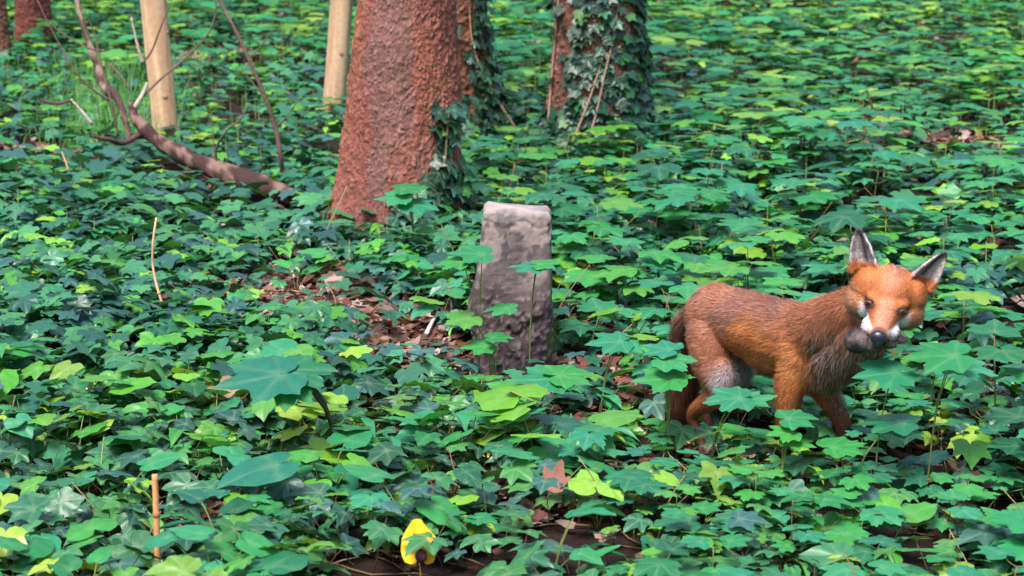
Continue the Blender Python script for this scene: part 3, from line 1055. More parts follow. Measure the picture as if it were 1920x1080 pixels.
B0 = gp(545, 378)
bough = empty('broken_bough', B0)
tag(bough, 'fallen dark bough with peeling bark and bare side branches by the pale pole', 'branch')
limb('limb', bough, pr(B0, [(585, 384, 8.05), (530, 362, 8.22), (460, 335, 8.35), (390, 312, 8.5), (330, 285, 8.6), (285, 255, 8.7), (255, 222, 8.75), (246, 196, 8.8)]),
     [.018, .038, .043, .040, .034, .029, .023, .012], (0.045, 0.020, 0.018), 16, .55, 3, None, (0.19, 0.115, 0.095))
up_ = limb('branch', bough, pr(B0, [(246, 262, 8.7), (222, 190, 8.75), (196, 160, 8.8), (178, 112, 8.85), (160, 60, 8.9), (144, 0, 8.95), (128, -90, 9.0)]),
           [.010, .018, .022, .016, .013, .011, .008], (0.085, 0.050, 0.042), 12, .5, 5, None, (0.24, 0.17, 0.13))
limb('branch', bough, pr(B0, [(262, 252, 8.72), (232, 268, 8.6), (205, 262, 8.5), (172, 255, 8.45)]), [.014, .012, .010, .006], (0.10, 0.05, 0.045), 8, .2, 6)
limb('branch', bough, pr(B0, [(250, 205, 8.78), (266, 180, 8.8), (276, 155, 8.82)]), [.012, .010, .006], (0.40, 0.32, 0.27), 8, .2, 7)
for k, (pts, r0, c) in enumerate((
        ([(222, 255, 8.7), (208, 190, 8.7), (190, 120, 8.75), (176, 60, 8.8), (158, 20, 8.8)], .006, (0.13, 0.08, 0.06)),
        ([(205, 190, 8.75), (150, 145, 8.7), (100, 62, 8.7), (70, 0, 8.7)], .005, (0.16, 0.09, 0.08)),
        ([(198, 95, 8.8), (165, 90, 8.8), (110, 58, 8.8), (96, 40, 8.8)], .005, (0.14, 0.08, 0.07)),
        ([(205, 120, 8.8), (228, 145, 8.8), (244, 170, 8.8)], .007, (0.18, 0.12, 0.09)),
        ([(172, 232, 8.5), (150, 205, 8.5), (133, 186, 8.5)], .009, (0.42, 0.34, 0.30)),
        ([(133, 188, 8.5), (110, 194, 8.5), (86, 190, 8.5), (76, 184, 8.5)], .008, (0.09, 0.05, 0.04)),
        ([(268, 118, 8.9), (258, 85, 8.9), (246, 32, 8.9)], .009, (0.46, 0.36, 0.28)),
        ([(266, 120, 8.9), (284, 96, 8.9), (300, 55, 8.9), (318, 10, 8.9)], .006, (0.17, 0.07, 0.06)),
        ([(262, 186, 8.8), (310, 140, 8.85), (352, 105, 8.9), (392, 60, 8.9), (405, 15, 8.9), (400, -30, 8.9)], .006, (0.15, 0.10, 0.08)),
        ([(408, 312, 8.47), (405, 280, 8.45), (425, 245, 8.4), (452, 222, 8.4), (468, 195, 8.4)], .007, (0.12, 0.08, 0.07)),
        ([(398, 310, 8.48), (400, 260, 8.5), (396, 210, 8.5)], .004, (0.16, 0.11, 0.09)))):
    limb('twig', up_, pr(B0, pts), list(np.linspace(r0, r0 * .45, len(pts))), c, 6, .12, 20 + k)


def stalk(name, label, cat, pts, r0, r1, c, sides=8, mat=None, group=None):
    base = ray(*pts[0])
    base[2] = float(h(base[0], base[1])) - 0.01
    e = empty(name, base)
    tag(e, label, cat, group)
    P = [np.array((0, 0, 0.0))] + [ray(*q) - base for q in pts[1:]]
    limb('stem', e, P, list(np.linspace(r0, r1, len(P))), c, sides, .10, len(label), mat or M_bark)
    return e, P


def gd(px, py):
    return gp(px, py)[1]


e, P = stalk('bare_sapling', 'thin dark curved sapling stem rising past the end of the bough', 'sapling',
             [(531, 352, gd(531, 352)), (527, 300, 8.4), (516, 240, 8.4), (496, 180, 8.4), (466, 110, 8.42), (438, 50, 8.45), (412, 0, 8.5), (380, -80, 8.5)], .011, .006, (0.13, 0.075, 0.065))
for k in range(3):
    q = P[2 + k]
    limb('twig', e, [q, q + np.array((.05 * (-1) ** k, .02, .05)), q + np.array((.10 * (-1) ** k, .03, .12))], [.004, .003, .0015], (0.13, 0.08, 0.06), 5, .1, k)
e, P = stalk('dry_stalk', 'tall pale dry stalk with a bend, standing in the ivy', 'stalk',
             [(333, 640, gd(333, 640)), (318, 605, 5.85), (298, 550, 5.85), (287, 500, 5.86), (287, 455, 5.86), (293, 408, 5.88)], .0045, .003, (0.56, 0.34, 0.20), 8, M_wood)
limb('node', e, [P[2] - (0, 0, .006), P[2], P[2] + (0, 0, .006)], [.003, .0058, .003], (0.40, 0.22, 0.13), 8, .1, 2, M_wood)
e, P = stalk('cut_stalk', 'straight orange-brown dry stalk cut off flat at the top', 'stalk',
             [(298, 1180, gd(298, 1180)), (296, 1060, 3.69), (293, 965, 3.7), (290, 890, 3.7)], .0068, .0056, (0.55, 0.25, 0.11), 8, M_wood)
limb('node', e, [P[2] - (0, 0, .006), P[2], P[2] + (0, 0, .006)], [.0062, .0076, .0060], (0.30, 0.13, 0.07), 8, .1, 2, M_wood)
stalk('thin_stem', 'thin upright greenish stem before the red-barked tree', 'stem', [(598, 475, gd(598, 475)), (610, 440, 7.1), (630, 395, 7.1), (650, 350, 7.15)], .004, .002, (0.24, 0.22, 0.09), 6, M_stem)
stalk('thin_stem', 'short orange-brown dry stem among the ivy before the bough', 'stem', [(130, 360, gd(130, 360)), (128, 320, 8.35), (116, 285, 8.4)], .005, .003, (0.45, 0.22, 0.12), 6, M_bark)
stalk('thin_stem', 'dark leaning stick rising from the seedlings behind the fox', 'stem', [(1652, 268, gd(1652, 268)), (1640, 215, 9.7), (1625, 170, 9.75)], .009, .006, (0.05, 0.035, 0.035), 6)
stalk('thin_stem', 'short green shoot tip beside the reddish fallen stick', 'stem', [(196, 668, gd(196, 668)), (186, 640, 5.6), (179, 608, 5.6)], .004, .003, (0.25, 0.34, 0.07), 6, M_stem)
stalk('thin_stem', 'pale slanting green stem lying over ivy beyond the yellow leaf', 'stem', [(745, 868, gd(745, 868)), (790, 825, 4.75), (822, 798, 4.8)], .0045, .003, (0.38, 0.46, 0.17), 6, M_stem)


def lying(name, label, cat, pts, r, c, mat=None):
    P0 = gp(*pts[0])
    e = empty(name, P0)
    tag(e, label, cat)
    P = [gp(*q) - P0 + np.array((0, 0, .045)) for q in pts]
    limb('stick', e, P, list(np.linspace(r, r * .6, len(P))), c, 7, .15, len(label), mat or M_bark)


lying('fallen_stick', 'reddish brown stick lying on ivy near the dry bent stalk', 'stick', [(72, 640), (120, 648), (205, 662)], .007, (0.26, 0.09, 0.06))
lying('fallen_stick', 'short bleached stick in the bare litter beside the stone', 'stick', [(800, 640), (812, 618), (822, 604)], .007, (0.62, 0.50, 0.45))
lying('fallen_stick', 'curved pinkish twig on open litter beyond the dry bent stalk', 'stick', [(510, 520), (530, 515), (548, 530), (552, 545)], .005, (0.50, 0.27, 0.20))


# ------------------------------------------------------------------ climbing ivy
def climbing_ivy(label, tree, surf, spots_fn, n, vines, seed, size=(.030, .052), lift=.012, skirt=0, sk_th=-90, sk_r=.3, sk_h=.2):
    r_ = random.Random(seed)
    e = empty('climbing_ivy', tree.location)
    tag(e, label, 'ivy', 'ivy climbing the trunks')
    for pts, c in vines:
        P = []
        for th, z, off in pts:
            p_, n_ = surf(th, z)
            P.append(p_ + n_ * off)
        v, tt = tube_vt(P, list(np.linspace(.0065, .0035, len(P))), 6, 6 * len(P), .15, seed)
        link('vine', make_mesh('vine', v, tt, c, M_bark), e)
    items = []
    for k in range(n):
        th, z = spots_fn(r_)
        p_, n_ = surf(th, z)
        tn = np.array([-n_[1], n_[0], 0])
        dirn = np.array((0, 0, -1.0)) * r_.uniform(.3, 1) + n_ * r_.uniform(.1, .9) + tn * r_.uniform(-.9, .9)
        upv = n_ * r_.uniform(.7, 1) + np.array((0, 0, r_.uniform(-.1, .55)))
        p_ = p_ + n_ * r_.uniform(.2, 1.6) * lift
        items.append((abs(((th + math.pi / 2) + math.pi) % (2 * math.pi) - math.pi) + (2 if z > .95 else 0), basis(dirn, upv), r_.uniform(*size), p_, r_.choices(range(8), (12, 5, 22, 2, 1, 8, 0, 60), k=1)[0]))
    for k in range(skirt):
        th = R(r_.gauss(sk_th, 55))
        p_, n_ = surf(th, 0.05)
        u = r_.random() ** .8 * sk_r
        hgt = sk_h * max(0.1, 1 - u / (sk_r * 1.15)) * r_.uniform(.35, 1)
        p_ = np.array([p_[0], p_[1], 0]) + np.array([n_[0], n_[1], 0]) * u + np.array((0, 0, hgt))
        dirn = np.array([n_[0] * .7 + r_.uniform(-.8, .8), n_[1] * .7 + r_.uniform(-.8, .8), r_.uniform(-.8, .1)])
        items.append((r_.random() * .9, basis(dirn, (n_[0] * .6, n_[1] * .6, .9)), r_.uniform(size[0], size[1]) * 1.15, p_, r_.choices(range(8), (12, 8, 22, 4, 2, 8, 0, 60), k=1)[0]))
    items.sort(key=lambda q: q[0])
    for _, Rm, s, p_, ci in items[:300]:
        link('leaf', LMESH['ivy', r_.randrange(NSH), ci], e, mat4(Rm, s, p_))
    if len(items) > 300:
        pt = []
        for _, Rm, s, p_, ci in items[300:]:
            Vt, Tt, Wt = r_.choice(LOW['ivy'])
            pt.append((Vt @ (Rm * s).T + p_, Tt, COLS['ivy'][ci]))
        V, T, C = join(pt)
        o = link('leaf_mass', make_mesh('leaf_mass', V, T, C, M_ivy), e)
        o['kind'] = 'stuff'
    return e


def spots_ivy(r_):
    while True:
        th, z = R(r_.uniform(-200, 40)), r_.uniform(-0.02, 1.25) ** 1.0
        left = math.cos(th)                # -1 on the bare side
        if left < -0.62 and z > 0.22 and r_.random() < 0.93: continue
        if left < -0.35 and z > 0.6 and r_.random() < 0.5: continue
        if r_.random() < 0.15 and z > 0.25: continue
        return th, z


climbing_ivy('dark glossy ivy climbing thickly over one side of the farther trunk', T_ivy, SURF_ivy, spots_ivy, 950,
             [([(R(-118), .0, .05), (R(-108), .18, .045), (R(-97), .33, .03), (R(-82), .52, .01), (R(-70), .75, .004)], (0.42, 0.24, 0.16)),
              ([(R(-103), .05, .05), (R(-94), .22, .04), (R(-84), .40, .03), (R(-74), .56, .01), (R(-60), .8, .004)], (0.36, 0.22, 0.16)),
              ([(R(-160), .08, .02), (R(-165), .35, .01), (R(-158), .7, .006), (R(-150), 1.1, .004)], (0.42, 0.26, 0.19))], 41, (.034, .058), .014, 170, -85, .34, .24)


def spots_beh(r_):
    if r_.random() < .7:
        return R(r_.gauss(-30, 30)), abs(r_.gauss(.1, .16))
    return R(r_.gauss(-28, 12)), r_.uniform(.1, 1.0)


climbing_ivy('ivy trailing down the half-hidden trunk behind the red-barked tree', T_beh, SURF_beh, spots_beh, 330,
             [([(R(-20), .02, .06), (R(-35), .25, .04), (R(-50), .5, .008), (R(-45), .9, .004)], (0.35, 0.20, 0.13)),
              ([(R(-15), .4, .004), (R(-20), .7, .004), (R(-12), 1.0, .004)], (0.36, 0.22, 0.16))], 42, (.032, .055), .03, 150, -35, .22, .24)


def spots_big(r_):
    if r_.random() < .72:
        return R(r_.gauss(-52, 24)), abs(r_.gauss(.05, .10))
    return R(r_.gauss(-42, 9)), r_.uniform(.16, .50)


climbing_ivy('loose ivy shoots at the lower side of the thick red-barked trunk', T_big, SURF_big, spots_big, 150,
             [([(R(-60), .0, .03), (R(-50), .2, .03), (R(-46), .38, .03), (R(-40), .5, .02)], (0.20, 0.15, 0.07)),
              ([(R(-35), .0, .05), (R(-40), .15, .03), (R(-38), .35, .02)], (0.28, 0.15, 0.08))], 43, (.036, .066), .028, 110, -50, .24, .16)


# ------------------------------------------------------------------ single plants that stand out
def special(name, label, cat, leaves, base=None, kind='maple', stemc=STEMC, group=None, r=.0022, mat=None):
    """leaves: (px, py, d, midrib, heading deg, pitch, colour index, shape)"""
    P0 = ray(*leaves[0][:3])
    b = np.array([P0[0], P0[1] + 0.03, 0]) if base is None else np.array([base[0], base[1], 0.0])
    b[2] = float(h(b[0], b[1])) - .01
    e = empty(name, b)
    tag(e, label, cat, group)
    for px, py, d, s, hd, pit, ci, sh in leaves:
        s = s * (1.22 if kind == 'maple' and cat == 'seedling' else 1.0)
        c = ray(px, py, d) - b
        dirn = np.array([math.cos(R(hd)) * math.cos(R(pit)), math.sin(R(hd)) * math.cos(R(pit)), math.sin(R(pit))])
        up = np.array([-math.cos(R(hd)) * math.sin(R(pit)), -math.sin(R(hd)) * math.sin(R(pit)), math.cos(R(pit))])
        st = c - dirn * s * .38
        v, tt = tube_vt([np.array((0, 0, 0.0)), st * np.array((.25, .25, .6)), st * np.array((.7, .7, .92)), st], [r, r * .85, r * .6, r * .5], 5, 9)
        link('stem', make_mesh('stem', v, tt, stemc, M_stem), e)
        link('leaf', LMESH[kind, sh, ci], e, mat4(basis(dirn, up + np.array([.05, -.16, 0])), s, st))
    return e


S_ = special
NM = 'maple_seedling'
S_(NM, 'maple seedling with one flat leaf hiding the fox\'s chest', 'seedling', [(1650, 702, 4.36, .088, 200, -3, 0, 0)])
S_(NM, 'wide-leaved maple seedling under the fox\'s cheek', 'seedling', [(1752, 668, 4.34, .098, 175, -4, 0, 1), (1822, 690, 4.36, .085, -20, -5, 1, 2)], base=(.93, 4.40))
S_(NM, 'maple seedling with layered leaves over the fox\'s tail', 'seedling', [(1268, 672, 4.62, .072, 5, 0, 1, 3), (1236, 652, 4.66, .062, 150, 2, 0, 1), (1232, 712, 4.58, .08, 190, -3, 1, 0), (1275, 706, 4.6, .05, -5, 0, 3, 1)], base=(.37, 4.66))
S_(NM, 'maple seedling before the fox\'s belly with two wide leaves', 'seedling', [(1360, 748, 4.48, .075, 185, -2, 0, 2), (1420, 748, 4.5, .062, 10, 5, 1, 0)], base=(.45, 4.52))
S_(NM, 'maple seedling crossing the fox\'s near foreleg', 'seedling', [(1500, 782, 4.40, .062, 10, 4, 0, 4), (1465, 812, 4.36, .05, 200, 0, 3, 1), (1500, 832, 4.36, .05, -30, -6, 3, 0)], base=(.60, 4.38))
S_(NM, 'maple seedling before the fox\'s far foreleg', 'seedling', [(1585, 835, 4.34, .070, 15, 3, 1, 1), (1660, 790, 4.36, .088, 160, -2, 2, 3), (1700, 800, 4.4, .07, 20, 0, 0, 2)], base=(.75, 4.36))
S_(NM, 'maple seedling with leaves across the upper face of the stone', 'seedling', [(880, 476, 5.36, .078, 185, 1, 0, 0), (845, 492, 5.34, .06, 170, -3, 1, 2)], base=(-.09, 5.40))
S_(NM, 'maple seedling crossing the middle of the stone', 'seedling', [(985, 498, 5.38, .070, 170, 2, 0, 3), (1028, 494, 5.38, .055, 5, 3, 1, 1)], base=(.045, 5.42))
S_(NM, 'maple seedling with folded leaf against the lower stone', 'seedling', [(935, 578, 5.36, .060, 175, -2, 1, 4), (862, 600, 5.33, .066, 215, -6, 3, 1)], base=(-.05, 5.38))
S_(NM, 'low maple seedling with thin leaves at the stone\'s foot', 'seedling', [(940, 632, 5.30, .052, 10, 0, 0, 2), (895, 650, 5.3, .06, 190, -4, 1, 0)], base=(-.05, 5.32))
S_(NM, 'maple seedling spread over bare litter between stone and fox', 'seedling', [(1138, 642, 5.12, .078, 190, -2, 0, 1), (1190, 645, 5.12, .06, 10, 0, 1, 3)], base=(.23, 5.16))
S_(NM, 'large maple seedling just before the stone\'s foot', 'seedling', [(1010, 712, 4.90, .10, 185, -2, 0, 0), (1075, 700, 4.92, .085, 20, 2, 1, 4), (940, 735, 4.88, .075, 200, -4, 3, 2)], base=(.06, 4.94))
S_(NM, 'maple seedling standing before the red-barked tree', 'seedling', [(775, 352, 7.05, .085, 10, 2, 0, 1), (735, 372, 7.0, .08, 190, -3, 1, 0), (790, 385, 7.0, .09, -15, -4, 0, 3)], base=(-.34, 7.05))
S_('broad_leaf_plant', 'drooping plant with very large dull green leaves on a bent dark stem', 'plant',
   [(480, 712, 4.42, .155, 205, -6, 2, 0), (575, 692, 4.48, .125, 15, 2, 2, 3), (535, 738, 4.40, .10, 275, -25, 0, 1)], base=(gp(640, 890)[0], gp(640, 890)[1]), stemc=(0.035, 0.045, 0.02), r=.0048)
S_('broad_leaf_plant', 'low plant with one huge dull leaf under the bent stem', 'plant', [(470, 885, 4.12, .135, 200, -10, 2, 2), (440, 935, 4.05, .05, 250, 0, 4, 1)], kind='heart', stemc=(0.10, 0.12, 0.04), r=.004)
S_('broad_leaf_plant', 'pale green oval leaf on a low stalk before the fox', 'plant', [(1062, 850, 4.42, .115, -25, -8, 1, 2)], kind='heart', r=.003)
S_(NM, 'pale lobed seedling beyond the cut orange stalk with one wide leaf', 'seedling', [(655, 842, 4.35, .075, 100, -12, 1, 2), (640, 905, 4.25, .085, 300, -20, 2, 0)], base=(gp(680, 930)[0], gp(680, 930)[1]), kind='heart')
S_('yellow_seedling', 'small plant with bright yellow leaves at the ivy-clad tree\'s foot', 'seedling', [(1085, 330, 8.3, .05, 170, 20, 6, 0), (1105, 322, 8.3, .05, 30, 25, 6, 1), (1018, 330, 8.35, .06, 100, 45, 4, 2)], kind='heart')


def fallen_leaf(name, label, pt, s, heading, c, kind, curl, tilt, lift, extra=None):
    P0 = gp(*pt)
    Vt, Tt, Wt = leaf_template(kind, len(label), -curl, .18)
    e = empty(name, P0)
    tag(e, label, 'leaf')
    C = np.tile(np.array(c), (len(Vt), 1)) * (0.8 + 0.4 * fbm(Vt * 6, 3, 4))[:, None]
    d = np.array([math.cos(R(heading)), math.sin(R(heading)), tilt])
    link('blade', make_mesh('blade', Vt, Tt, C, M_dead), e, mat4(basis(d, (0, -.35, 1)), s, np.array((0, 0, lift))))
    v, tt = tube_vt([np.array((0, 0, lift)), np.array((0, 0, lift)) - d * s * .3, np.array((0, 0, lift * .7)) - d * s * .6], [.0015, .0012, .001], 5, 5)
    link('stalk', make_mesh('stalk', v, tt, np.array(c) * .6, M_stem), e)
    if extra is not None:
        extra(e)
    return e


def _petals(e):
    Vt, Tt, Wt = leaf_template('heart', 3, -.3, .2)
    link('blade', make_mesh('blade', Vt, Tt, (0.80, 0.42, 0.03), M_dead), e, mat4(basis((.6, -.2, .55), (0, -.6, 1)), .042, np.array((0.008, -.014, .080))))
    v = np.random.default_rng(2).normal(size=(1, 3))
    Vs, Ts = tube_vt([(.006, -.026, .070), (.006, -.031, .082), (.006, -.033, .092)], [.010, .012, .005], 10, 7)
    b = link('spot', make_mesh('spot', Vs, Ts, (0.16, 0.06, 0.09), M_dead), e)


fallen_leaf('fallen_leaf', 'bright yellow fallen leaf with a purplish bud lying on the ivy', (786, 1130), .068, 100, (0.85, 0.50, 0.02), 'heart', .25, 1.3, .072, _petals)
fallen_leaf('fallen_leaf', 'curled dry brown leaf lying in a dark gap of the ivy', (1035, 1008), .055, 60, (0.26, 0.12, 0.085), 'ivy', .8, .5, .075)
fallen_leaf('fallen_leaf', 'upright tan dead leaf standing in open litter beyond the dry stalk', (437, 585), .06, 80, (0.60, 0.36, 0.17), 'ovate', .2, 1.6, .03)
fallen_leaf('fallen_leaf', 'small cream-yellow fallen leaf on ivy near the dry bent stalk', (145, 815), .038, 0, (0.72, 0.66, 0.34), 'ovate', .2, .1, .085)
fallen_leaf('fallen_leaf', 'small orange-yellow fallen leaf in litter before the stone', (735, 690), .045, 20, (0.75, 0.46, 0.14), 'ovate', .3, .3, .03)
fallen_leaf('fallen_leaf', 'narrow ochre fallen leaf in a dark gap before the fox', (915, 915), .04, 170, (0.55, 0.36, 0.05), 'ovate', .3, .2, .06)
fallen_leaf('fallen_leaf', 'crumpled brown dead leaf hanging by the drooping big-leaved plant', (450, 822), .09, 240, (0.30, 0.18, 0.10), 'ivy', .9, -.6, .11)
fallen_leaf('fallen_leaf', 'pinkish pale dead leaf lying behind the cut orange stalk', (120, 855), .035, 30, (0.60, 0.33, 0.24), 'ovate', .5, .2, .05)

# grass wisps far back by the fallen bough
r_ = random.Random(77)
pt = []
for k in range(900):
    c = gp(r_.gauss(215, 70), r_.uniform(135, 290))
    Hh = r_.uniform(.10, .26); a = r_.uniform(0, 6.28); w_ = .0022
    o_ = np.array([math.cos(a), math.sin(a), 0]) * r_.uniform(.02, .12)
    pt.append((np.array([c + (-w_, 0, 0), c + (w_, 0, 0), c + o_ * .35 + (w_ * .8, 0, Hh * .6), c + o_ * .35 + (-w_ * .8, 0, Hh * .6), c + o_ + (0, 0, Hh)]),
               np.array([(0, 1, 2), (0, 2, 3), (3, 2, 4)]), np.array((0.09, 0.24, 0.05)) * r_.uniform(.7, 1.4)))
V, T, C = join(pt)
o = link('grass', make_mesh('grass', V, T, C, M_maple))
tag(o, 'fine green grass wisps growing round the fallen bough', 'grass', kind='stuff')


# ------------------------------------------------------------------ fox
def blob(c, r, nu=20, nv=14, Rm=None):
    u = np.arange(nu) * 2 * math.pi / nu
    v = np.linspace(0, math.pi, nv)
    U, Vv = np.meshgrid(u, v)
    P = np.stack([np.cos(U) * np.sin(Vv) * r[0], np.sin(U) * np.sin(Vv) * r[1], np.cos(Vv) * r[2]], -1).reshape(-1, 3)
    if Rm is not None:
        P = P @ Rm.T
    P = P + np.asarray(c)
    i, j = np.meshgrid(np.arange(nu), np.arange(nv - 1))
    a, b = j * nu + i, j * nu + (i + 1) % nu
    T = np.concatenate([np.stack([a, a + nu, b + nu], -1).reshape(-1, 3), np.stack([a, b + nu, b], -1).reshape(-1, 3)])
    return P, T, (0, 0, 0)


def chain(pts, rad, sides=16, n=None):
    """tapered round-ended limb"""
    S = spline(np.concatenate([np.asarray(pts, float), np.asarray(rad, float)[:, None]], 1), n or 6 * len(pts))
    out = []
    V, T = tube_vt(S[:, :3], S[:, 3], sides, len(S))
    out.append((V, T, (0, 0, 0)))
    out.append(blob(S[0, :3], (S[0, 3],) * 3)); out.append(blob(S[-1, :3], (S[-1, 3],) * 3))
    return out


def merge_skin(parts, voxel, smooth=6):
    V, T, _ = join(parts)
    me = make_mesh('skin_tmp', V, T)
    o = link('skin_tmp', me)
    m1 = o.modifiers.new('r', 'REMESH'); m1.mode = 'VOXEL'; m1.voxel_size = voxel; m1.use_smooth_shade = True
    m2 = o.modifiers.new('s', 'SMOOTH'); m2.factor = 0.5; m2.iterations = smooth
    bpy.context.view_layer.update()
    dg = bpy.context.evaluated_depsgraph_get()
    ev = o.evaluated_get(dg)
    me2 = bpy.data.meshes.new_from_object(ev)
    bpy.data.objects.remove(o); bpy.data.meshes.remove(me)
    me2.calc_loop_triangles()
    n = len(me2.vertices)
    P = np.zeros(n * 3, np.float32); me2.vertices.foreach_get('co', P)
    N = np.zeros(n * 3, np.float32); me2.vertices.foreach_get('normal', N)
    Tt = np.zeros(len(me2.loop_triangles) * 3, np.int32); me2.loop_triangles.foreach_get('vertices', Tt)
    bpy.data.meshes.remove(me2)
    return P.reshape(-1, 3).astype(float), N.reshape(-1, 3).astype(float), Tt.reshape(-1, 3)


# head frame in the fox's own coordinates
Ry = rotz(-FOX_YAW)
HEAD_W = ray(1665, 559, 4.47)
head_c = Ry @ (HEAD_W - FOX_MID)
hf = np.array([-.25, -.94, -.16]); hf /= np.linalg.norm(hf)
hu = np.array([math.sin(R(12)), 0, math.cos(R(12))]); hu = hu - hf * np.dot(hu, hf); hu /= np.linalg.norm(hu)
hl = np.cross(hu, hf)
HM = Ry @ np.stack([hf, hl, hu], 1)           # columns: snout, left, up


def hp(*q):
    return head_c + HM @ np.array(q, float)


def to_head(P):
    return (P - head_c) @ HM


parts = []
parts += chain([(-.185, 0, .342), (-.10, 0, .340), (0, 0, .326), (.09, 0, .318), (.15, 0, .318)], [.071, .073, .080, .084, .077], 22)
parts.append(blob((-.165, 0, .330), (.085, .070, .090)))
parts.append(blob((.05, 0, .300), (.12, .072, .080)))
parts.append(blob((.155, 0, .285), (.065, .072, .085)))
nk = hp(-.045, 0, -.015)
parts += chain([(.13, 0, .325), tuple((np.array((.16, -.0, .34)) * .5 + nk * .5) + np.array((.02, 0, .0))), tuple(nk)], [.078, .068, .056], 20)
parts += chain([(.19, -.01, .27), tuple(np.array((.24, -.03, .30)) * .6 + hp(-.03, 0, -.06) * .4), tuple(hp(-.02, 0, -.05))], [.062, .055, .042], 18)
for s_, kx, hx, fx in ((-1, -.105, -.20, -.145), (1, -.13, -.235, -.19)):
    parts += chain([(-.165, .034 * s_, .30), (-.14, .045 * s_, .240), (kx, .052 * s_, .185), ((kx + hx) / 2, .056 * s_, .142), (hx, .055 * s_, .105), ((hx + fx) / 2 - .012, .055 * s_, .06), (fx - .012, .055 * s_, .022), (fx + .02, .055 * s_, .014)],
                   [.060, .054, .040, .024, .0165, .0135, .0150, .0155], 16)
for s_, fx, fy in ((-1, .135, -.072), (1, .205, .062)):
    parts += chain([(.135, .040 * s_, .285), (.125 + .2 * (fx - .135), fy * .80, .215), (fx - .012, fy, .13), (fx, fy, .075), (fx + .004, fy, .028), (fx + .028, fy, .015)], [.046, .034, .0215, .0175, .0175, .0175], 16)
tail_pts = [(-.235, .0, .345), (-.285, .012, .30), (-.305, .03, .23), (-.31, .04, .15), (-.32, .045, .08), (-.335, .05, .045)]
parts += chain(tail_pts, [.022, .026, .036, .040, .034, .016], 16)
# head
hb = []
hb.append(blob((-.008, 0, .012), (.070, .064, .056)))
hb.append(blob((-.005, .042, -.022), (.050, .040, .040))); hb.append(blob((-.005, -.042, -.022), (.050, .040, .040)))
hb.append(blob((.045, 0, -.006), (.038, .046, .034)))
hb.append(blob((-.010, .046, .012), (.044, .034, .042))); hb.append(blob((-.010, -.046, .012), (.044, .034, .042)))
hb.append(blob((.046, .030, .014), (.020, .018, .012))); hb.append(blob((.046, -.030, .014), (.020, .018, .012)))
hb += chain([(.045, 0, -.018), (.080, 0, -.030), (.108, 0, -.040), (.124, 0, -.044)], [.038, .030, .0235, .0165], 18)
hb.append(blob((.078, .022, -.042), (.034, .020, .017))); hb.append(blob((.078, -.022, -.042), (.034, .020, .017)))
hb += chain([(.020, 0, -.052), (.065, 0, -.064), (.100, 0, -.072)], [.030, .018, .010], 14)
for q in hb:
    parts.append((q[0] @ HM.T + head_c, q[1], q[2]))
# ears: hollow pointed shells
EAR = []
for s_ in (-1, 1):
    base = np.array((-.018, (.062 if s_ < 0 else .056) * s_, .038)); tip = np.array((-.026, (.103 if s_ < 0 else .098) * s_, .136 if s_ < 0 else .130))
    axis = tip - base
    L = np.linalg.norm(axis); ez = axis / L
    open_dir = np.array((.86, (.42 if s_ > 0 else .22) * s_, .12)); ef = open_dir - ez * np.dot(open_dir, ez); ef /= np.linalg.norm(ef)
    ex = np.cross(ef, ez)
    nu, nv = 19, 16
    outer, inner = [], []
    for b in range(nv):
        v = b / (nv - 1)
        wv = .029 * (1 - v ** 1.9) ** .9 * (1 if v > .1 else .92 + .8 * v) + .0015
        for a_ in range(nu):
            u = -1 + 2 * a_ / (nu - 1)
            ang = u * R(100)
            p0 = base + ez * (L * v) + ex * math.sin(ang) * wv + ef * (-math.cos(ang) * wv * .75 + wv * .15)
            nrm = ex * math.sin(ang) - ef * math.cos(ang)
            outer.append(p0 + nrm * .0035); inner.append(p0 - nrm * .0035 * (1 - .4 * v))
    Vv = np.array(outer + inner)
    F = []
    n0 = len(outer)
    for b in range(nv - 1):
        for a_ in range(nu - 1):
            q = b * nu + a_
            F += [(q, q + 1, q + nu + 1), (q, q + nu + 1, q + nu), (n0 + q, n0 + q + nu + 1, n0 + q + 1), (n0 + q, n0 + q + nu, n0 + q + nu + 1)]
        for a_ in (0, nu - 1):
            q = b * nu + a_
            f = [(q, q + nu, n0 + q + nu), (q, n0 + q + nu, n0 + q)]
            F += f if a_ == 0 else [t_[::-1] for t_ in f]
    for a_ in range(nu - 1):
        q = a_
        F += [(q, n0 + q + 1, q + 1), (q, n0 + q, n0 + q + 1)]
        q = (nv - 1) * nu + a_
        F += [(q, q + 1, n0 + q + 1), (q, n0 + q + 1, n0 + q)]
    parts.append((Vv @ HM.T + head_c, np.array(F), (0, 0, 0)))
    EAR.append((base, ez, ex, ef, L, s_))
for k_, q in enumerate(parts):          # compact young animal: hindquarters close behind the shoulders
    q[0][:, 0] = np.where(q[0][:, 0] < .1, .1 + (q[0][:, 0] - .1) * .80, q[0][:, 0])
FP, FN, FT = merge_skin(parts, 0.0032, 8)


def sstep(x, a, b):
    t_ = np.clip((x - a) / (b - a), 0, 1)
    return t_ * t_ * (3 - 2 * t_)


def lerp(A, B, k):
    return A * (1 - k[:, None]) + np.asarray(B, float) * k[:, None]


def head_weight(P):
    q = to_head(P)
    dd = np.sqrt(((q[:, 0] - .02) / .13) ** 2 + (q[:, 1] / .12) ** 2 + ((q[:, 2] - .03) / .125) ** 2)
    return np.maximum(1 - sstep(dd, .82, 1.0), sstep(q[:, 2], .040, .060) * sstep(q[:, 0], -.10, -.07))


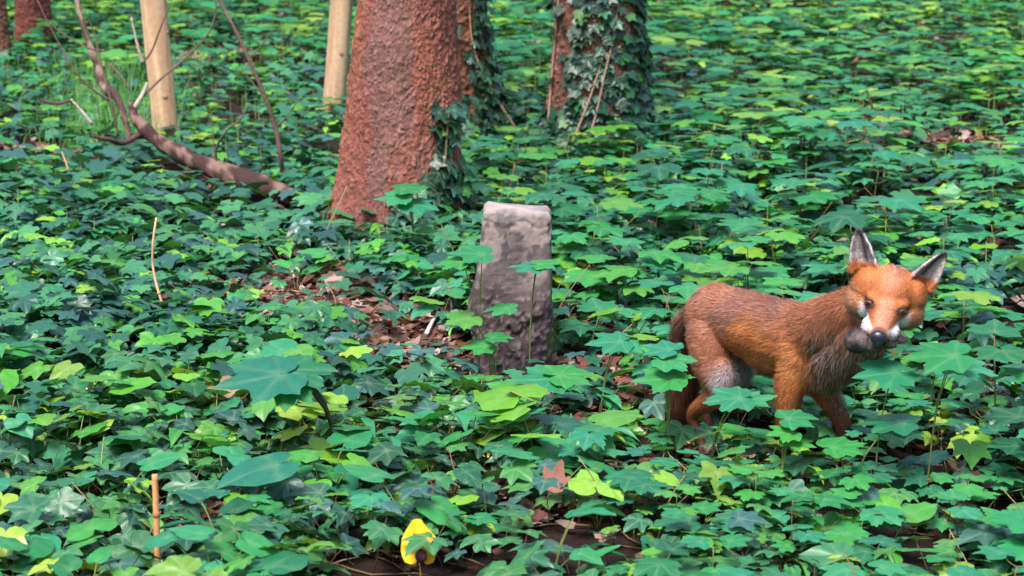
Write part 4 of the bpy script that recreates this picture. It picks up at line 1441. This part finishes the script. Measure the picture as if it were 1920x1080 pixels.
def ear_coords(q):
    """(along, across, inside) for the nearer ear"""
    out = np.zeros((len(q), 3)); out[:, 0] = -1
    for base, ez, ex, ef, L, s_ in EAR:
        m_ = (q[:, 1] * s_) > 0
        d = q - base
        out[m_, 0] = (d @ ez)[m_] / L
        out[m_, 1] = (d @ ex)[m_] * s_
        out[m_, 2] = (d @ ef)[m_]
    return out


TAIL = spline(np.array(tail_pts), 40)


def fox_colour(P, N, rnd):
    x, y, z = P.T
    x = np.where(x < .1, .1 + (x - .1) / .80, x)
    n = fbm(P * 28, 3, 90)
    Pq = P
    C = np.tile(np.array((0.47, 0.155, 0.055)), (len(P), 1))
    back = sstep(z + .05 * (n - .5), .335, .385) * (1 - .55 * sstep(x, .03, .16))
    C = lerp(C, (0.26, 0.115, 0.085), back * .95)
    hind = (1 - sstep(x, -.13, -.05)) * sstep(z, .14, .20)
    C = lerp(C, (0.37, 0.150, 0.095), hind * .8)
    grey = sstep(n, .52, .66) * sstep(z, .28, .36) * (1 - sstep(x, .08, .16))
    C = lerp(C, (0.25, 0.15, 0.125), grey * .6)
    m1 = fbm(Pq * np.array([16, 16, 26]), 3, 94)
    C = lerp(C, (0.60, 0.24, 0.085), sstep(m1, .52, .66) * sstep(x, -.07, 0) * (1 - sstep(z, .33, .38)) * .7)
    C = lerp(C, (0.22, 0.085, 0.050), sstep(fbm(Pq * np.array([13, 13, 20]) + 5, 3, 97), .52, .66) * .55)
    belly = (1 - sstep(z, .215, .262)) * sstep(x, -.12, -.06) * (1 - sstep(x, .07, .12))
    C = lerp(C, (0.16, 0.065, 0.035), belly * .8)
    groin = np.exp(-((x + .085) / .024) ** 2 - ((z - .205) / .036) ** 2)
    C = lerp(C, (0.48, 0.42, 0.46), np.clip(groin * 1.4, 0, 1) * (rnd > .2))
    chest = sstep(x, .165, .20) * (1 - sstep(z, .33, .40)) * sstep(z, .12, .16)
    pick = np.where((rnd < .30)[:, None], np.array((0.46, 0.39, 0.37)), np.where((rnd < .78)[:, None], np.array((0.085, 0.045, 0.038)), np.array((0.27, 0.12, 0.07))))
    C = C * (1 - chest[:, None] * .92) + pick * chest[:, None] * .92
    legf = (1 - sstep(z, .10, .185)) * (x > .05)
    C = lerp(C, (0.17, 0.070, 0.050), legf)
    legf2 = (1 - sstep(z, .04, .11)) * (x > .05)
    C = lerp(C, (0.045, 0.022, 0.020), legf2)
    legh = (1 - sstep(z, .06, .13)) * (x <= .05)
    C = lerp(C, (0.13, 0.065, 0.055), legh * .9)
    Pu = np.stack([x, y, z], 1)
    dt = np.min(np.linalg.norm(Pu[:, None, :] - TAIL[None, ::3], axis=2), axis=1)
    tail = (x < -.235) * sstep(.36 - z, 0, .05) * (1 - sstep(dt, .05, .07))
    C = lerp(C, (0.13, 0.055, 0.042), tail * .85)
    # head
    q = to_head(P)
    X, Yh, Zh = q.T
    ay = np.abs(Yh)
    H = np.tile(np.array((0.47, 0.150, 0.050)), (len(P), 1))
    H = lerp(H, (0.50, 0.23, 0.15), np.exp(-(Yh / .022) ** 2 - ((Zh - .062) / .022) ** 2) * .8)
    H = lerp(H, (0.50, 0.215, 0.130), sstep(X, .050, .075) * (1 - sstep(ay, .014, .020)) * sstep(Zh, -.045, -.030))
    H = lerp(H, (0.33, 0.10, 0.035), np.exp(-((ay - .030) / .020) ** 2 - ((Zh - .030) / .012) ** 2) * .6)
    side = sstep(ay, .048, .075) * (1 - sstep(Zh, -.005, .03))
    H = lerp(H, (0.40, 0.24, 0.16), side * .6)
    # white lips and cheek flash rising outward from the nose
    line = Zh + .052 - .55 * np.clip(ay - .010, 0, 1)
    line = Zh + .048 - .60 * np.clip(ay - .010, 0, 1)
    white = (1 - sstep(np.abs(line), .012, .018)) * sstep(X, .012, .026) * sstep(ay, .006, .011) * (1 - sstep(ay, .046, .060))
    under = (1 - sstep(line, -.020, -.012)) * sstep(X, .0, .03)
    H = lerp(H, (0.30, 0.20, 0.18), under * .7)
    H = lerp(H, (0.82, 0.80, 0.85), white)
    low = (1 - sstep(Zh, -.068, -.058)) * sstep(X, -.02, .02)
    H = lerp(H, (0.28, 0.20, 0.19), low * .8)
    lipd = sstep(X, .060, .075) * (1 - sstep(Zh, -.062, -.056))
    H = lerp(H, (0.05, 0.03, 0.035), lipd)
    H = lerp(H, (0.02, 0.016, 0.025), sstep(X, .116, .122))
    eye_d = np.sqrt(((ay - .036) / 1.35) ** 2 + ((Zh - .004) / 1.0) ** 2)
    H = lerp(H, (0.10, 0.045, 0.035), (1 - sstep(eye_d, .0085, .0125)) * sstep(X, .03, .045))
    tear = np.exp(-((ay - .024 + .25 * (Zh + .006)) / .0045) ** 2) * sstep(-Zh, .002, .010) * (1 - sstep(-Zh, .022, .032)) * sstep(X, .04, .05)
    H = lerp(H, (0.30, 0.11, 0.06), tear * .7)
    ec = ear_coords(q)
    on = sstep(ec[:, 0], .10, .22) * sstep(Zh, .045, .062)
    nf = N @ HM
    facing = nf[:, 0]
    ein = np.where((rnd > .2)[:, None], np.array((0.66, 0.58, 0.58)), np.array((0.30, 0.18, 0.18)))
    dark_in = np.exp(-(ec[:, 1] - .004) ** 2 / .007 ** 2) * sstep(ec[:, 0], .05, .3) * (1 - sstep(ec[:, 0], .8, .95))
    ein = ein * (1 - dark_in[:, None] * .9) + np.array((0.05, 0.02, 0.04)) * dark_in[:, None] * .9
    eback = lerp(np.tile(np.array((0.46, 0.18, 0.08)), (len(P), 1)), (0.035, 0.022, 0.022), sstep(ec[:, 0], .12, .30))
    einn = sstep(facing, -.05, .25)
    E = eback * (1 - einn[:, None]) + ein * einn[:, None]
    rimd = np.maximum(sstep(ec[:, 0], .72, .92), sstep(np.abs(ec[:, 1]), .024, .030) * sstep(ec[:, 0], .2, .5))
    E = lerp(E, (0.045, 0.026, 0.030), rimd * .9)
    H = H * (1 - on[:, None]) + E * on[:, None]
    hw = head_weight(P)
    return C * (1 - hw[:, None]) + H * hw[:, None], hw, ec[:, 0] * hw * on


fox = empty('fox', FOX_MID, FOX_YAW)
tag(fox, 'red fox standing in the seedlings, head turned, prey in its mouth', 'fox')
rn = np.random.default_rng(8)
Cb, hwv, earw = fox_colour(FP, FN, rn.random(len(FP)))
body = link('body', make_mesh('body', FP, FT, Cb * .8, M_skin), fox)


def fur_mesh(name, P, N, T, count, colour_fn, dir_fn, len_fn, width, seed):
    rn = np.random.default_rng(seed)
    A = np.linalg.norm(np.cross(P[T[:, 1]] - P[T[:, 0]], P[T[:, 2]] - P[T[:, 0]]), axis=1)
    ctr = P[T].mean(1)
    wt = A * np.where(head_weight(ctr) > .5, 2.4, 1.0)
    if name == 'fur' and count > 50000:
        wt = wt * (to_head(ctr)[:, 0] < .114)
    t_ = rn.choice(len(T), count, p=wt / wt.sum())
    a, b = rn.random(count), rn.random(count)
    sw = a + b > 1
    a[sw], b[sw] = 1 - a[sw], 1 - b[sw]
    tri = T[t_]
    p_ = P[tri[:, 0]] * (1 - a - b)[:, None] + P[tri[:, 1]] * a[:, None] + P[tri[:, 2]] * b[:, None]
    n_ = N[tri[:, 0]] + N[tri[:, 1]] + N[tri[:, 2]]
    n_ /= np.linalg.norm(n_, axis=1)[:, None] + 1e-9
    rnd = rn.random(count)
    C, hw, ew = colour_fn(p_, n_, rnd)
    C = C * (0.50 + 1.0 * rn.random(count) ** 1.2)[:, None] * (0.70 + 0.60 * fbm(p_ * np.array([30, 30, 55]), 3, 57))[:, None]
    L, lift = len_fn(p_, n_, hw, ew)
    L = L * (0.65 + 0.6 * rn.random(count))
    D = dir_fn(p_, n_, hw)
    D = D - n_ * np.sum(D * n_, 1)[:, None]
    D /= np.linalg.norm(D, axis=1)[:, None] + 1e-9
    # clumping waves in the coat
    wv = np.stack([fbm(p_ * 45, 2, 3), fbm(p_ * 45, 2, 13), fbm(p_ * 45, 2, 23)], 1) - .5
    D = D + wv * .95 + rn.normal(size=(count, 3)) * .14
    d1 = D + n_ * lift[:, None] * 1.4
    d2 = D + n_ * lift[:, None] * .55
    d1 /= np.linalg.norm(d1, axis=1)[:, None]; d2 /= np.linalg.norm(d2, axis=1)[:, None]
    mid = p_ + d1 * (L * .5)[:, None]
    tip = mid + d2 * (L * .55)[:, None]
    sd = np.cross(d1, n_) + rn.normal(size=(count, 3)) * .25
    sd /= np.linalg.norm(sd, axis=1)[:, None] + 1e-9
    w_ = (width * (0.7 + 0.6 * rn.random(count)))[:, None]
    r0 = p_ - n_ * .001
    V = np.stack([r0 - sd * w_, r0 + sd * w_, mid + sd * w_ * .7, mid - sd * w_ * .7, tip], 1).reshape(-1, 3)
    o_ = (np.arange(count) * 5)[:, None]
    Tq = np.concatenate([o_ + np.array([[0, 1, 2]]), o_ + np.array([[0, 2, 3]]), o_ + np.array([[3, 2, 4]])])
    Cv = np.repeat(C[:, None, :], 5, 1) * np.array([.8, .8, 1.0, 1.0, 1.12])[None, :, None]
    me = make_mesh(name, V, Tq, Cv.reshape(-1, 3), M_fur)
    nrm = np.repeat((n_ + d1 * .25)[:, None, :], 5, 1).reshape(-1, 3)
    nrm /= np.linalg.norm(nrm, axis=1)[:, None]
    me.normals_split_custom_set_from_vertices(nrm.astype(np.float32))
    return me


def fox_len(P, N, hw, ew):
    x, y, z = P.T
    x = np.where(x < .1, .1 + (x - .1) / .80, x)
    L = np.full(len(P), .0155)
    L = np.where((x > .16) & (z > .13) & (z < .40), .024, L)
    L = np.where(z < .17, .010, L)
    L = np.where(z < .09, .006, L)
    L = np.where(x < -.25, .030, L)
    L = np.where((np.abs(x + .075) < .05) & (z < .25) & (z > .15), .022, L)
    q = to_head(P)
    ay = np.abs(q[:, 1])
    hl_ = .0065 + .012 * sstep(ay, .050, .080) * (1 - sstep(q[:, 2], .01, .05)) + .004 * sstep(-q[:, 0], -.02, .03)
    hl_ = np.where(q[:, 0] > .055, .0042, hl_)
    hl_ = np.where(q[:, 0] > .108, .0016, hl_)
    hl_ = np.where(ew > .1, .0075 * (1 - .6 * np.clip(ew, 0, 1)), hl_)
    L = L * (1 - hw) + hl_ * hw
    lift = np.where(x > .16, .55, .42) * (1 - hw) + .38 * hw
    return L, lift


def fox_dir(P, N, hw):
    x, y, z = P.T
    x = np.where(x < .1, .1 + (x - .1) / .80, x)
    D = np.tile(np.array((-1.0, 0, -.40)), (len(P), 1))
    D = lerp(D, (-.15, 0, -1), 1 - sstep(z, .16, .24))
    D = lerp(D, (-.2, 0, -1), sstep(x, .14, .20))
    D = lerp(D, (-.15, .1, -1), 1 - sstep(x, -.26, -.22))
    q = to_head(P)
    dq = q - np.array((.17, 0, -.03))
    ear = sstep(q[:, 2], .055, .075)
    dq = dq * (1 - ear[:, None]) + np.array((-.1, 0, 1.0)) * ear[:, None] + np.stack([0 * ear, np.sign(q[:, 1]) * ear * .5, 0 * ear], 1)
    dh = dq @ HM.T
    dh /= np.linalg.norm(dh, axis=1)[:, None] + 1e-9
    return D * (1 - hw[:, None]) + dh * hw[:, None]


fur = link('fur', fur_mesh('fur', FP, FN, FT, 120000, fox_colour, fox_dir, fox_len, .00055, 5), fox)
fur['kind'] = 'stuff'

# eyes, nose
from mathutils.bvhtree import BVHTree
bvh = BVHTree.FromPolygons([tuple(v) for v in FP], [tuple(int(k) for k in t_) for t_ in FT])
for s_ in (-1, 1):
    o0 = hp(.22, .036 * s_, .004); dr_ = HM @ np.array((-1.0, 0, 0))
    hit = bvh.ray_cast(Vector(o0), Vector(dr_))
    q = to_head(np.array(hit[0])[None])[0]
    eye_dir = np.array((.90, .38 * s_, .02)); eye_dir /= np.linalg.norm(eye_dir)
    c = q + np.array((-.0035, 0, 0))
    Rm = np.stack([np.cross((0, 0, 1), eye_dir) / np.linalg.norm(np.cross((0, 0, 1), eye_dir)), np.cross(eye_dir, np.cross((0, 0, 1), eye_dir)) / np.linalg.norm(np.cross(eye_dir, np.cross((0, 0, 1), eye_dir))), eye_dir], 1)
    V, T, _ = blob((0, 0, 0), (.0112, .0098, .0100), 40, 36)
    d = V[:, 2] / .0100
    C = np.tile(np.array((0.02, 0.012, 0.012)), (len(V), 1))
    C = lerp(C, (0.12, 0.042, 0.014), sstep(d, .58, .66))
    C = lerp(C, (0.008, 0.006, 0.006), sstep(d, .86, .91))
    V = (V @ Rm.T + c) @ HM.T + head_c
    eye_o = link('eye', make_mesh('eye', V, T, C, M_eye), fox)
    # lids: dark rims over and under the eyeball
    for k in (1, -1):
        ang = np.linspace(-1.25, 1.25, 9)
        pts = [c + Rm @ np.array((math.sin(a_) * .0122, k * math.cos(a_) * .0086 * (1 if k > 0 else .9), .0062 - .004 * abs(math.sin(a_)))) for a_ in ang]
        v, tt = tube_vt([hp(*p_) for p_ in pts], [.0010, .0017, .0021, .0023, .0024, .0023, .0021, .0017, .0010], 8)
        link('eyelid', make_mesh('eyelid', v, tt, (0.045, 0.022, 0.020), M_skin), eye_o)
npts = [blob((.133, 0, -.039), (.0150, .0185, .0155)), blob((.137, .008, -.043), (.009, .008, .008)), blob((.137, -.008, -.043), (.009, .008, .008)), blob((.133, 0, -.052), (.009, .007, .010))]
nP, nN, nT = merge_skin([(q[0] @ HM.T + head_c, q[1], q[2]) for q in npts], .0016, 3)
link('nose', make_mesh('nose', nP, nT, (0.016, 0.013, 0.028), M_nose), fox)
for s_ in (-1, 1):
    for k in range(7):
        b_ = np.array((.092 - .006 * (k % 3), .019 * s_, -.040 - .005 * (k // 3)))
        e_ = b_ + np.array((-.015 + .006 * k, .055 * s_, -.012 * (k - 2) * .5))
        v, tt = tube_vt([hp(*b_), hp(*((b_ + e_) / 2 + np.array((.008, 0, .004)))), hp(*e_)], [.0005, .0004, .0002], 4, 6)
        link('whisker', make_mesh('whisker', v, tt, (0.05, 0.035, 0.03), M_skin), fox)

# ------------------------------------------------------------------ the prey in its jaws
pb = [blob((.108, -.040, -.072), (.026, .031, .025)), blob((.108, -.010, -.072), (.018, .026, .017)), blob((.092, .024, -.064), (.016, .022, .011)), blob((.076, .046, -.055), (.014, .018, .010)), blob((.115, -.052, -.080), (.016, .014, .014))]
pW = []
Ryi = rotz(FOX_YAW)
for q in pb:
    pW.append(((q[0] @ HM.T + head_c) @ Ryi.T, q[1], q[2]))
pc = (head_c + HM @ np.array((.10, 0, -.07))) @ Ryi.T
pP, pN, pT = merge_skin([(q[0] - pc, q[1], q[2]) for q in pW], .003, 4)


def prey_col(P, N, rnd):
    n = fbm(P * 60, 3, 70)
    C = np.tile(np.array((0.085, 0.070, 0.075)), (len(P), 1))
    C = lerp(C, (0.17, 0.115, 0.105), sstep(n, .5, .65))
    C = lerp(C, (0.035, 0.025, 0.035), 1 - sstep(n, .38, .46))
    return C, np.zeros(len(P)), np.zeros(len(P))


prey = empty('prey', FOX_MID + pc)
tag(prey, 'limp dark grey prey held crosswise in the fox\'s jaws', 'prey')
link('body', make_mesh('body', pP, pT, prey_col(pP, pN, None)[0], M_skin), prey)
f = link('fur', fur_mesh('fur', pP, pN, pT, 6000, prey_col, lambda P, N, hw: np.tile(np.array((-.8, .2, -.5)), (len(P), 1)), lambda P, N, hw, ew: (np.full(len(P), .007), np.full(len(P), .3)), .0005, 6), prey)
f['kind'] = 'stuff'
